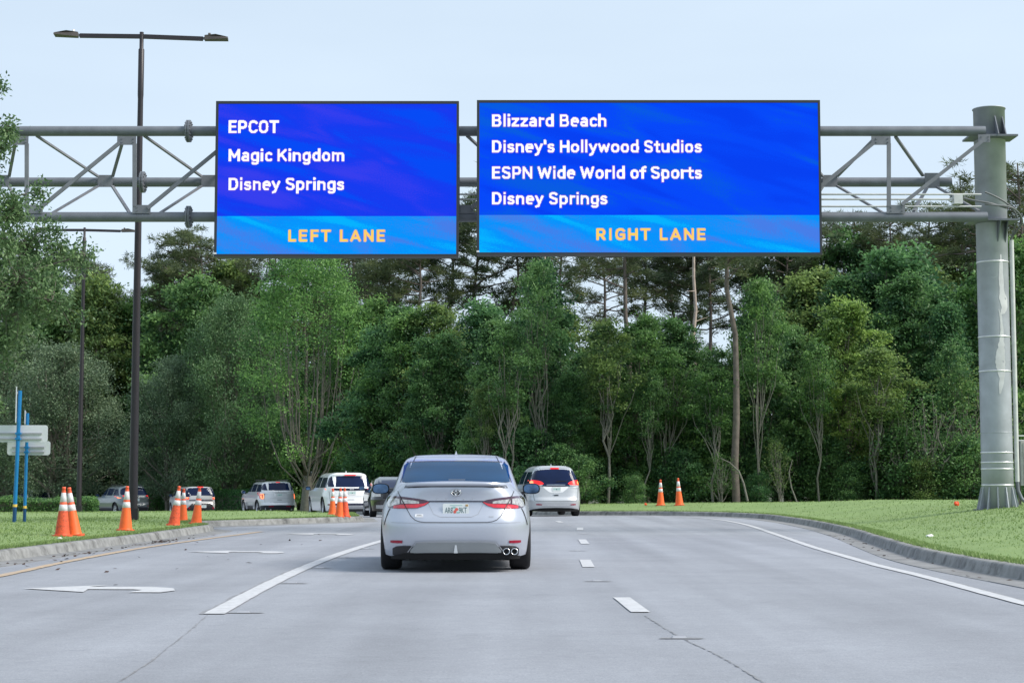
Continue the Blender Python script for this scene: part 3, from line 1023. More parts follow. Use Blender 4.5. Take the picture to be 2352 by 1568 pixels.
snag(1597, 93, 0, 560, 'bare pinkish dead trunk standing right of the middle of the right screen')
def fallen(name, pts, r0, lab):
    base = Vector(pts[0])
    r = empty(name, base)
    tag(r, lab, 'dead branch', 'bare branches lying at the forest edge')
    pp = [Vector(p) - base for p in pts]
    tb = [(pp, [r0 * (1 - .7 * i / (len(pp) - 1)) + .006 for i in range(len(pp))])]
    obj('branch', tubes_mesh('branch', tb, 6), M['bark_pale'], r)
fallen('dead_branch', [P(1717, 1150, 75.8), P(1708, 1110, 75.9), P(1697, 1082, 76), P(1676, 1062, 76.1), P(1655, 1052, 76.2)], .05, 'pale bent branch arching over the lawn edge at the foot of the tall straight pine')
fallen('dead_branch', [P(1830, 1152, 75.8), P(1818, 1120, 75.9), P(1812, 1085, 76), P(1820, 1055, 76.1)], .03, 'thin pale branch standing at the lawn edge below the lime-coloured tree')

# undergrowth at the foot of the forest
sh = []
for i in range(30):
    u = 1190 + i * 40 + rt.uniform(-14, 14)
    D = 77 + rt.uniform(-1, 3.2)
    vt = rt.uniform(975, 1095)
    if i % 9 == 6: continue
    if 1960 < u < 2060: D += 5; vt += 30
    if 1590 < u < 1700: D += 3
    put('shrub', SHRUB, i % 2, u, D, vt, rt.choice([MID, GREEN, DARK, DARK, BLUISH]), where('shrub at the lawn edge', u), 'bark', 'leaf',
        H0=[2.8, 3.4][i % 2], sx=1.15, cat='shrub', group='undergrowth shrubs below the forest')
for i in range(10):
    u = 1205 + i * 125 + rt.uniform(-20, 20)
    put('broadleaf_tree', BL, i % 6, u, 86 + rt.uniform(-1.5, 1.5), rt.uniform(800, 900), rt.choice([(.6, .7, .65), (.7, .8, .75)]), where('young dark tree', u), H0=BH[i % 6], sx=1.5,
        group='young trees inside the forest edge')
put('shrub', SHRUB, 1, 2120, 76.5, 1050, OLIVE, 'yellow-green shrub on the lawn edge just left of the steel column', 'bark', 'leaf', H0=3.4, sx=1.1, cat='shrub')

# left half: trees behind the queue of cars
def leftput(set_, k, u, D, vt, c, lab, H0, bark='bark', leafm='leaf', sx=1.0, name='broadleaf_tree', group='trees behind the queue of cars'):
    return put(name, set_, k, u, D, vt, c, lab, bark, leafm, H0, sx, 'tree', group)
leftput(OAK, 0, 140, 116, 800, (1, 1, 1), 'grey-green live oak with thick forked trunk above the two leftmost cones', 10.5, leafm='leaf_oak', name='oak_tree', sx=1.1)
leftput(OAK, 0, 395, 113, 830, (.95, 1.0, 1.0), 'grey-green live oak with drooping crown just right of the large lamp post', 10.5, leafm='leaf_oak', name='oak_tree', sx=.82)
leftput(OAK, 0, 20, 125, 760, (.9, .95, .9), 'grey-green live oak at the left photo edge behind the road signs', 10.5, leafm='leaf_oak', name='oak_tree')
leftput(OAK, 0, 535, 112, 690, (.8, 1.0, .75), 'green oak with pale leaning trunk left of the silver sport utility car', 10.5, leafm='leaf_oak', bark='bark_pale', name='oak_tree', sx=.70)
for i, (u, D, vt, k, c, lab) in enumerate([
    (300, 132, 690, 0, MID, 'green tree directly behind the large lamp post'),
    (215, 130, 640, 3, OLIVE, 'olive-green tree behind the small far lamp post'),
    (90, 132, 600, 1, MID, 'dark tree behind the left live oak and the truss end'),
    (440, 124, 640, 3, GREEN, 'green tree left of the multi-stemmed tree, below the left screen corner'),
    (610, 118, 700, 1, MID, 'green tree close behind the leaning oak below the left screen'),
    (845, 104, 690, 3, MID, 'dense green tree right of the multi-stemmed tree'),
    (800, 112, 740, 2, MID, 'dark tree right behind the multi-stemmed tree'),
    (520, 130, 610, 0, OLIVE, 'tall olive tree directly below the left part of the left screen')]):
    leftput(BL, k, u, D, vt, c, lab, BH[k], sx=1.0)
for i in range(13):
    u = -10 + i * 72 + rt.uniform(-20, 20)
    vt = 640 + rt.uniform(-25, 45)
    if 225 < u < 345: vt = 690
    leftput(TALL, i % 2, u, 140 + rt.uniform(-3, 6), vt, rt.choice([MID, GREEN, OLIVE]), 'tall tree in the wood far behind the queue of cars', [14, 15][i % 2], sx=1.1, group='far wood behind the cars')
for i in range(12):
    u = 20 + i * 75 + rt.uniform(-20, 20)
    leftput(BL, i % 6, u, 133 + rt.uniform(-3, 3), rt.uniform(820, 900), DARK, 'low dark tree in the wood far behind the queue of cars', BH[i % 6], sx=1.7, group='low trees of the far wood behind the cars')
for i, (u, D, vt) in enumerate([(440, 132, 505), (395, 134, 560), (480, 128, 520), (355, 135, 600), (620, 130, 520), (560, 132, 560), (700, 130, 520), (820, 124, 540), (225, 140, 600), (60, 138, 560), (160, 140, 560)]):
    leftput(PINE, (i * 3 + i // 4) % 4, u, D, vt, (1.1, 1.05, .9), where('far pine crown above the wood', u), [20, 21, 18, 19][(i * 3 + i // 4) % 4], 'bark_pine', 'needle', name='pine_tree', group='pines above the left wood')

# the many-stemmed tree with pale upright stems
def multistem():
    rnd = random.Random(8); rng = np.random.default_rng(8)
    H = 14.0
    tubes = [([Vector((0, 0, -.3)), Vector((.05, 0, .9)), Vector((.1, 0, 1.9))], [.36, .28, .26])]
    C, T = [], []
    for s in range(30):
        a = rnd.uniform(math.pi, 2 * math.pi) if s % 3 else rnd.uniform(0, math.pi)
        ro = rnd.uniform(.25, 1) * 3.0
        h0 = rnd.uniform(1.0, 3.2)
        mid = Vector((math.cos(a) * ro * .75, math.sin(a) * ro * .6, h0 + rnd.uniform(2.0, 3.2)))
        top = Vector((math.cos(a) * ro, math.sin(a) * ro * .8, rnd.uniform(8.0, 12.2) * (1 - .18 * (ro / 3.0))))
        p0 = Vector((math.cos(a) * .12, math.sin(a) * .12, h0))
        path = [p0, p0.lerp(mid, .5) + Vector((math.cos(a) * .25, 0, -.15)), mid, mid.lerp(top, .35), mid.lerp(top, .7), top]
        path = [p + Vector((rnd.uniform(-.08, .08), rnd.uniform(-.08, .08), 0)) for p in path]
        r = rnd.uniform(.028, .066)
        tubes.append((path, [r * (1 - .14 * i) for i in range(6)]))
        for t in range(5):
            p = mid.lerp(top, rnd.uniform(.0, .8)); q = p + Vector((rnd.uniform(-.6, .6), rnd.uniform(-.6, .2), rnd.uniform(.4, 1.0)))
            tubes.append(([p, p.lerp(q, .5) + Vector((0, 0, -.05)), q], [.018, .012, .006]))
    for k in range(430):
        t = rnd.random() ** .8
        h = 2.6 + t * 11.2
        a = rnd.uniform(0, 6.283)
        R = 3.6 * math.sin(math.pi * min(1, .12 + .84 * t)) ** .6
        rr = R * rnd.uniform(.55, 1.03)
        if h < 8.8 and math.sin(a) < -.25 and abs(math.cos(a)) < .78 and rnd.random() < .62:
            continue
        n_ = int(85 * rnd.uniform(.4, 1.3))
        C.append(rng.normal(size=(n_, 3)) * np.array([.36, .36, .26]) + np.array((math.cos(a) * rr, math.sin(a) * rr, h)))
        T.append(np.full(n_, min(1, max(0, .45 + .25 * rnd.gauss(0, 1)))))
    C = np.concatenate(C); T = np.clip(np.concatenate(T) + rng.normal(size=len(C)) * .15, 0, 1)
    return tubes_mesh('trunk', tubes, 6), np_mesh('crown', frame_quads(C, .15, .095, rng), 4, np.repeat(T, 4))
ms = multistem()
put('multistem_tree', [ms], 0, 705, 101, 592, (1.25, 1.3, 1.05), 'tall tree of many pale upright stems behind the silver sport utility car', 'bark_pale', 'leaf', 13.6, 1.0)

# near tree at the left edge, its twigs hanging in front of the truss
def near_tree():
    rnd = random.Random(19); rng = np.random.default_rng(19)
    base = Vector((-11.6, 30.0, 0)); base.z = surf(base.x, base.y) - .1
    lobes = [(-20, 330, 55, 26), (15, 300, 22, 9), (2, 195, 14, 5), (30, 480, 55, 26), (-90, 430, 120, 46), (60, 565, 80, 50), (135, 590, 62, 30), (195, 585, 28, 9), (90, 440, 26, 7),
             (30, 680, 100, 64), (-60, 620, 130, 70), (120, 690, 70, 30), (-10, 800, 70, 40), (40, 760, 62, 26), (-140, 560, 130, 50), (-100, 780, 90, 34), (-14, 925, 16, 5), (50, 640, 90, 44), (-40, 540, 90, 44),
             (-200, 420, 150, 40), (-260, 600, 150, 40), (-190, 280, 120, 30)]
    tr = wiggle((0, 0, 0), P(-330, 420, 30) - base, 8, .03, rnd)
    tubes = [(tr, [.21 * (1 - .8 * i / 8) + .01 for i in range(9)])]
    C, T = [], []
    for (u, v, r, nc) in lobes:
        c0 = P(u, v, 30 + rnd.uniform(-.8, 1.0)) - base
        rm = r / 133.0
        src = tr[min(7, max(2, int(8 * c0.z / 7)))]
        tubes.append((wiggle(src, c0, 5, .05, rnd), [.055, .045, .035, .025, .018, .01]))
        for k in range(nc):
            d = Vector((rnd.gauss(0, 1), rnd.gauss(0, 1), rnd.gauss(0, 1))).normalized() * rnd.uniform(.2, 1.05) * rm
            c = c0 + d
            tubes.append((wiggle(c0, c, 2, .1, rnd), [.010, .007, .003]))
            n_ = int(46 * rnd.uniform(.5, 1.4))
            C.append(rng.normal(size=(n_, 3)) * .085 + np.array(c))
            T.append(np.full(n_, min(1, max(0, .4 + .25 * rnd.gauss(0, 1)))))
    C = np.concatenate(C); T = np.clip(np.concatenate(T) + rng.normal(size=len(C)) * .15, 0, 1)
    me = (tubes_mesh('trunk', tubes, 6), np_mesh('crown', frame_quads(C, .085, .038, rng, up=.1), 4, np.repeat(T, 4)))
    place('oak_tree', me, M['bark'], M['leaf_oak'], base, 0, 1, (.85, 1.0, .70), 'near leafy tree whose twigs hang over the left end of the truss', 'tree')
near_tree()

def hedge(name, p0, p1, h, w, label, col, seed, n=16000, leaf=.075):
    rng = np.random.default_rng(seed)
    a = Vector((p0[0], p0[1])); b = Vector((p1[0], p1[1]))
    L = (b - a).length; ang = math.atan2(b.y - a.y, b.x - a.x)
    zb = surf((a.x + b.x) / 2, (a.y + b.y) / 2)
    r = empty(name, ((a.x + b.x) / 2, (a.y + b.y) / 2, zb), ang)
    tag(r, label, 'hedge')
    core = MB().box(-L / 2 + .15, L / 2 - .15, -w / 2 + .15, w / 2 - .15, -.1, h - .12)
    obj('hedge_core', core, M['bark'], r)
    pts = rng.uniform(-.5, .5, (n, 3)) * np.array([L, w, h])
    side = rng.integers(0, 6, n)
    pts[:, 2] = np.where(side < 2, h * .5, pts[:, 2])
    pts[:, 1] = np.where((side == 2) | (side == 3), -w / 2, np.where(side == 4, w / 2, pts[:, 1]))
    pts[:, 0] = np.where(side == 5, np.where(rng.random(n) < .5, L / 2, -L / 2), pts[:, 0])
    wav = .05 * np.sin(pts[:, 0] * 2.1) + .04 * np.sin(pts[:, 0] * 5.3 + 1)
    pts[:, 2] += wav * (pts[:, 2] > 0) + h / 2
    pts += rng.normal(size=pts.shape) * .05
    # round the shoulders
    cut = (np.abs(pts[:, 1]) > w * .38) & (pts[:, 2] > h * .88)
    pts[cut, 2] -= .08
    T = np.clip(.4 + .3 * np.sin(pts[:, 0] * 3.1) * np.sin(pts[:, 2] * 7) * .5 + rng.normal(size=n) * .25, 0, 1)
    me = np_mesh('foliage', frame_quads(pts, leaf, leaf * .65, rng), 4, np.repeat(T, 4))
    o = obj('foliage', me, M['leaf'], r)
    o.color = (*col, 1)
hedge('hedge', (-34, 79), (-19.0, 79.5), 0.60, 1.4, 'clipped green hedge behind the small far lamp post and blue sign posts', (1.0, 1.05, .9), 1, 26000, .10)
hedge('hedge', (-35.5, 142.5), (-24.0, 121), 2.5, 1.6, 'taller green hedge behind the grey sport utility car', (.75, 1.0, .8), 2, 26000, .12)
hedge('hedge', (-60, 158), (-37, 146), 2.5, 1.6, 'dark hedge behind the half-hidden white car at far left', (.7, .9, .75), 3, 20000, .12)
hedge('hedge', (-23.4, 119.8), (-15.6, 106.4), 1.3, 1.3, 'low dark hedge behind the oak trunk between the parked-up cars', (.55, .8, .7), 4, 16000, .12)

# grass blades along the visible lawns
def blades():
    rng = np.random.default_rng(4)
    out, T = [], []
    def scatter(n, xr, yr_, poly, zf, hmul=1.0):
        xs = rng.uniform(*xr, n); ys = rng.uniform(*yr_, n)
        for x, y in zip(xs, ys):
            if in_poly(x, y, poly):
                out.append((x, y, zf(x, y), hmul)); T.append(0.45 + 0.25 * math.sin(x * 2.3 + math.sin(y * 1.7)) + rng.normal() * .18)
    def edge(path, d0, d1, n, zf):
        idx = rng.integers(0, len(path) - 1, n)
        for i in idx:
            p = path[i].lerp(path[i + 1], rng.random())
            t = (path[i + 1] - path[i]).normalized()
            q = p + Vector((t.y, -t.x)) * rng.uniform(d0, d1)
            out.append((q.x, q.y, zr(q.x, q.y) + .15, 1.25)); T.append(rng.uniform(.1, .7))
    edge([p for p in right_kerb if 12 < p.y < 75], .15, .42, 22000, z_right)
    edge([p for p in isl_near if 18 < p.y < 62], -.42, -.15, 20000, z_island)
    scatter(20000, (5.6, 15), (18, 46), right_poly, z_right)
    scatter(10000, (0, 18), (46, 76), right_poly, z_right, 1.2)
    scatter(20000, (-13.5, -6.5), (22, 46), isl_poly, z_island)
    scatter(8000, (-24, -4), (46, 70), isl_poly, z_island, 1.2)
    o = np.array(out); n = len(o)
    a = rng.uniform(0, 6.28, n)
    w = rng.uniform(.008, .018, n); h = rng.uniform(.025, .055, n) * o[:, 3]
    c, s = np.cos(a), np.sin(a)
    base = o[:, :3] - np.array([0, 0, .01])
    A = base + np.stack([c * w, s * w, 0 * w], 1)
    B = base - np.stack([c * w, s * w, 0 * w], 1)
    lean = rng.normal(size=(n, 2)) * .022
    Cc = base + np.stack([lean[:, 0], lean[:, 1], h], 1)
    me = np_mesh('grass_blades', np.stack([A, B, Cc], 1), 3, np.repeat(np.clip(T, 0, 1), 3))
    o = obj('grass_blades', me, M['blade'])
    tag(o, 'short mown grass blades on the lawns beside the road', 'grass', kind='stuff')
    o.color = (1, 1, 1, 1)
blades()

def litter():
    rng = np.random.default_rng(14)
    L = []
    for i in range(170):
        y = rng.uniform(17, 42)
        x = -6.75 + abs(rng.normal()) * .22
        if rng.random() < .12: x = rng.uniform(-6.3, -3.5)
        L.append((x, y, .012))
    for i in range(50):
        L.append((-6.72 + rng.uniform(0, .25), 33.2 + rng.normal() * .8, .014))
    for i in range(40):
        y = rng.uniform(17, 40); L.append((5.3 + rng.uniform(-.2, .2) + max(0, (y - 22)) * .1, y, .012))
    C = np.array(L)
    C = C[np.array([not (c[0] > 5 and in_poly(c[0], c[1], right_poly)) for c in C])]
    Q = frame_quads(C, .085, .05, rng, up=1.2, flat=.8)
    Q[:, :, 2] = np.maximum(Q[:, :, 2], .007)
    o = obj('leaf_litter', np_mesh('leaf_litter', Q, 4), M['litter'])
    tag(o, 'dead brown leaves and crumbs scattered along the kerb gutters', 'leaf litter', kind='stuff')
litter()


# ------------------------------------------------------------------ sign gantry
g = empty('sign_gantry', (11.31, 40.7, surf(11.31, 40.7)))
tag(g, 'grey steel tube truss spanning the road from a thick round column, carrying two screens', 'gantry')
GI = g.matrix_world.copy(); GI = Matrix.Translation(g.location).inverted()
def gl(p):
    return Vector(p) - g.location
YF, YB = 39.75, 41.5
def gpart(name, mb, m):
    return obj(name, mb, m, g)
zt_ = P(1176, 301.5, YF).z; zb_ = P(1176, 498.5, YF).z; zm_ = P(1176, 418.5, YB).z
xl = -18.2
xr = P(2262, 300, YF).x
for (z, y, x1, r) in ((zt_, YF, xr, .117), (zb_, YF, xr, .117), (zm_, YB, P(2184.5, 418, YB).x, .115)):
    b = MB().tube([gl((xl, y, z)), gl((x1, y, z))], r, 20)
    gpart('chord', b, M['galv'])
def flange(x, y, z):
    b = MB()
    Mx = Matrix.Translation(gl((x, y, z)))
    for s in (-1, 1):
        h0, h1 = (s * .006, s * .045)
        b.lathe([(.0, h0), (.26, h0), (.26, h1), (.0, h1)] if s > 0 else [(.0, h1), (.26, h1), (.26, h0), (.0, h0)], 20, 0, axis='x', smooth=False, M=Mx)
    fl = gpart('flange', b, M['galv'])
    bb = MB()
    for k in range(12):
        a = 2 * math.pi * k / 12
        c = gl((x, y + math.cos(a) * .2, z + math.sin(a) * .2))
        bb.tube([c - Vector((.075, 0, 0)), c + Vector((.075, 0, 0))], .02, 6)
    o = obj('bolts', bb, M['galv_strut'], fl); o['kind'] = 'stuff'
flange(P(433.5, 300, YF).x, YF, zt_); flange(P(433.5, 500, YF).x, YF, zb_); flange(P(328, 418, YB).x, YB, zm_)
def fp(u, v, y=YF - .12):
    return gl(P(u, v, y))
def gusset(u0, u1, v0, v1, y=YF - .125):
    a, b = P(u0, v1, y), P(u1, v0, y)
    mb = MB().box(a.x - g.location.x, b.x - g.location.x, y - .008 - g.location.y, y + .008 - g.location.y, a.z - g.location.z, b.z - g.location.z)
    o = gpart('gusset_plate', mb, M['galv_strut'])
    bb = MB()
    for (fx, fz) in ((.25, .7), (.25, .3), (.85, .7), (.85, .3)):
        c = gl((a.x + (b.x - a.x) * fx, y - .008, a.z + (b.z - a.z) * fz))
        bb.tube([c, c + Vector((0, -.02, 0))], .018, 6)
    ob = obj('bolts', bb, M['galv'], o); ob['kind'] = 'stuff'
step_u = 247.5
for k in range(-4, 8):
    uv = 309 + step_u * k
    if uv > 2100: continue
    gusset(uv - 40, uv + 4, 313, 333)
    gusset(uv - 5, uv + 37, 471, 490)
    gpart('truss_post', MB().beam(fp(uv, 330), fp(uv, 474), .09, .05, up=(0, 1, 0)), M['galv_strut'])
    un = uv + step_u
    if k < 7:
        gpart('truss_diagonal', MB().beam(fp(uv + 30, 478, YF - .15), fp(un - 34, 328, YF - .15), .085, .05, up=(0, 1, 0)), M['galv_strut'])
    # pyramid struts to the rear chord
    uc = uv - 105 if uv < 1176 else uv - 115
    ub = P(0, 0, 1)  # unused
    xa = P(uv - 226, 316, YF).x; xb = P(uv - 25, 333, YF).x; xm0 = P((uv - 123) , 410, YF).x; xm1 = P((uv - 88), 410, YF).x
    top = zt_ - .1; bot = zb_ + .1
    yy = YB - .12
    for (sx, sz, ex, ez) in ((xa, top, xm0, zm_ + .12), (xb, top, xm1, zm_ + .12), (P(uv - 190, 480, YF).x, bot, xm0, zm_ - .12), (P(uv - 12, 480, YF).x, bot, xm1, zm_ - .12)):
        gpart('truss_strut', MB().beam(gl((sx, YF + .05, sz)), gl((ex, yy, ez)), .07, .045), M['galv_strut'])
    gpart('node_plate', MB().box(xm0 - g.location.x - .0, xm1 - g.location.x + .0, yy - .02 - g.location.y, yy - g.location.y, zm_ - .14 - g.location.z, zm_ + .15 - g.location.z), M['galv_strut'])
# end bay at the column
gpart('truss_diagonal', MB().beam(fp(2071, 470, YF - .15), fp(2256, 324, YF - .15), .085, .05, up=(0, 1, 0)), M['galv_strut'])
gusset(2247, 2274, 309, 327)
for (a, b) in (((2058, 313), (2120, 404)), ((2250, 484), (2152, 430)), ((2100, 484), (2130, 430))):
    p0 = P(a[0], a[1], YF); p1 = P(b[0], b[1], YB - .12)
    gpart('truss_strut', MB().beam(gl((p0.x, YF + .05, p0.z)), gl(p1), .07, .045), M['galv_strut'])
gpart('node_plate', MB().box(P(2124, 418, YB - .14).x - g.location.x, P(2158, 418, YB - .14).x - g.location.x, YB - .14 - g.location.y, YB - .125 - g.location.y, zm_ - .17 - g.location.z, zm_ + .2 - g.location.z), M['galv_strut'])

def column(xc, yc, front):
    zb0 = surf(xc, yc)
    ztop = P(2270, 243, 40.34).z
    o = gl((xc, yc, 0))
    mb = MB()
    prof = [(.0, zb0 - .3), (.365, zb0 - .3), (.362, 2), (.36, 5), (.365, ztop - .02), (.385, ztop - .02), (.385, ztop), (.0, ztop + .02)]
    mb.lathe(prof, 40, 0, c=(o.x, o.y, o.z + 0))
    col = gpart('column', mb, M['column'])
    def cz(v): return P(2290, v, 40.64).z + o.z
    if front:
        for i, v in enumerate([602.5, 774, 852.6, 1039, 1061.5, 1076.5, 1113.5]):
            z = cz(v)
            mb = MB()
            n = 36
            r0, r1 = .363, .372
            mb.lathe([(r0, z - .016), (r1, z - .014), (r1, z + .014), (r0, z + .016)], n, 0, c=(o.x, o.y, 0))
            obj('strap', mb, M['strap'], col)
        # welded seam ring
        for v in (993,):
            z = cz(v)
            obj('weld_seam', MB().lathe([(.3625, z - .012), (.370, z), (.3625, z + .012)], 36, 0, c=(o.x, o.y, 0)), M['column'], col)
        # bleached runs down the shaft: each a thin coat on the steel
        runs = [[(2289, 588, 3), (2290, 604, 8), (2290, 640, 13), (2292, 672, 15), (2296, 690, 21), (2299, 708, 24), (2294, 722, 14), (2286, 727, 4)],
                [(2284, 713, 3), (2289, 728, 6), (2292, 760, 8), (2291, 782, 11), (2290, 800, 18), (2288, 822, 26), (2289, 845, 23), (2292, 870, 13), (2289, 892, 11), (2287, 906, 4)],
                [(2268, 640, 3), (2272, 641, 3.5), (2279, 639, 2)]]
        rr = random.Random(2)
        for run in runs:
            vv, ff = [], []
            for i in range(len(run) * 4 - 3):
                a = run[i // 4]; b = run[min(i // 4 + 1, len(run) - 1)]; t = (i % 4) / 4
                u_, v_, w_ = [a[q] + (b[q] - a[q]) * t for q in range(3)]
                uc = 2290.5 + 0 * v_
                # centre line of the shaft drifts with height
                uc = 2271 + (2292.5 - 2271) * (v_ - 244) / 905
                w_ = w_ * rr.uniform(.65, 1.05)
                for s in (-1, 0, 1):
                    dx = ((u_ + 0.5 * 0 - uc) + s * w_ / 2) / 98.0
                    dx = max(-.34, min(.34, dx))
                    z = P(u_, v_, 40.66).z
                    vv.append((o.x + dx, o.y - math.sqrt(.3655 ** 2 - dx * dx), z + o.z))
            n_ = len(vv) // 3
            ff = [(i * 3 + k, i * 3 + k + 1, (i + 1) * 3 + k + 1, (i + 1) * 3 + k) for i in range(n_ - 1) for k in (0, 1)]
            obj('paint_run', MB().add(vv, ff, 0, True), M['streak'], col)
        # conduit down the right side
        zt2, zb2 = P(2321, 556, 40.9).z + o.z, P(2331, 1106, 40.9).z + o.z
        obj('conduit_pipe', MB().tube([(o.x + .43, o.y - .1, zt2), (o.x + .43, o.y - .1, zb2)], .055, 12), M['conduit'], col)
        zz = zb2
        obj('flexible_conduit', MB().tube([(o.x + .43, o.y - .1, zz + .02), (o.x + .44, o.y - .1, zz - .2), (o.x + .52, o.y - .12, zz - .4), (o.x + .68, o.y - .15, zz - .52), (o.x + .9, o.y - .18, zb0 + o.z + .02)], .045, 10), M['galv'], col)
    # base stiffeners
    n = 12
    for k in range(n):
        a = 2 * math.pi * (k + .5) / n
        d = Vector((math.cos(a), math.sin(a), 0)); t = Vector((-d.y, d.x, 0)) * .012
        p = [d * .36 + Vector((0, 0, .48)), d * .38 + Vector((0, 0, .48)), d * .50 + Vector((0, 0, -.1)), d * .36 + Vector((0, 0, -.1))]
        b0 = Vector((o.x, o.y, zb0 + o.z))
        vv = [b0 + q - t for q in p] + [b0 + q + t for q in p]
        obj('base_stiffener', MB().add(vv, [(0, 1, 2, 3), (7, 6, 5, 4), (0, 4, 5, 1), (1, 5, 6, 2), (2, 6, 7, 3), (3, 7, 4, 0)]), M['column'], col)
    obj('base_plate', MB().lathe([(.0, zb0 + o.z - .1), (.56, zb0 + o.z - .1), (.56, zb0 + o.z - .03), (.0, zb0 + o.z - .03)], 24, 0, c=(o.x, o.y, 0), smooth=False), M['galv'], col)
    sgn = 1 if front else -1
    for (zc, up) in ((zt_ - .02, 1), (zb_ + .0, -1)):
        z = zc + o.z
        xa, xb = (-.62, .50) if front else (-.5, .62)
        pl = MB().box(o.x + xa, o.x + xb, o.y - .62, o.y + .1, z - .022, z + .022)
        plo = obj('bracket_plate', pl, M['galv'], col)
        for fx in (.04, .24) if front else (-.24, -.04):
            h = .55 if up > 0 else -.52
            yf0 = o.y - math.sqrt(.36 ** 2 - fx * fx)
            vv = [(o.x + fx - .012, yf0 + .02, z + .022 * up), (o.x + fx - .012, yf0 - .30, z + .022 * up), (o.x + fx - .012, yf0 + .02, z + h)]
            vv += [(q[0] + .024, q[1], q[2]) for q in vv]
            obj('bracket_fin', MB().add(vv, [(0, 1, 2), (5, 4, 3), (0, 3, 4, 1), (1, 4, 5, 2), (2, 5, 3, 0)]), M['galv'], col)
    return col
column(11.31, 40.7, True)
column(-18.0, 41.0, False)
for v, ue in ((441.5, 2262), (453, 2196), (469.5, 2262)):
    z = P(1900, v, YF - .1).z
    gpart('conduit', MB().tube([gl((P(700, v, YF - .1).x, YF + .2, z)), gl((P(ue, v, YF - .1).x, YF + .2, z))], .022, 8), M['conduit'])
jb0, jb1 = P(2194, 466, YF), P(2213.5, 446, YF)
gpart('junction_box', MB().box(jb0.x - g.location.x, jb1.x - g.location.x, YF + .08 - g.location.y, YF + .26 - g.location.y, jb0.z - g.location.z, jb1.z - g.location.z), M['conduit'])
def cab(pts, r=.022):
    gpart('cable', MB().tube(smooth3([fp(u, v, y) for u, v, y in pts]), r, 8), M['cable'])
def smooth3(pts, n=5):
    q = [pts[0] * 2 - pts[1]] + pts + [pts[-1] * 2 - pts[-2]]
    out = []
    for i in range(1, len(q) - 2):
        a, b, c, d = q[i - 1:i + 3]
        for k in range(n):
            t = k / n
            out.append(0.5 * ((2 * b) + (c - a) * t + (2 * a - 5 * b + 4 * c - d) * t * t + (3 * b - a - 3 * c + d) * t ** 3))
    out.append(q[-2])
    return out
cab([(2262, 441, 39.95), (2285, 451, 39.95), (2308, 464, 40.0), (2324, 478, 40.1), (2336, 500, 40.4), (2332, 520, 40.7), (2322, 548, 40.9), (2321, 560, 40.9)])
cab([(2262, 469, 39.95), (2292, 472, 39.95), (2322, 476, 40.0), (2342, 492, 40.2), (2348, 510, 40.5), (2340, 524, 40.7), (2325, 545, 40.9), (2322, 560, 40.9)])
cab([(2213, 455, 39.95), (2240, 461, 39.95), (2275, 467, 39.95), (2312, 478, 40.1)])


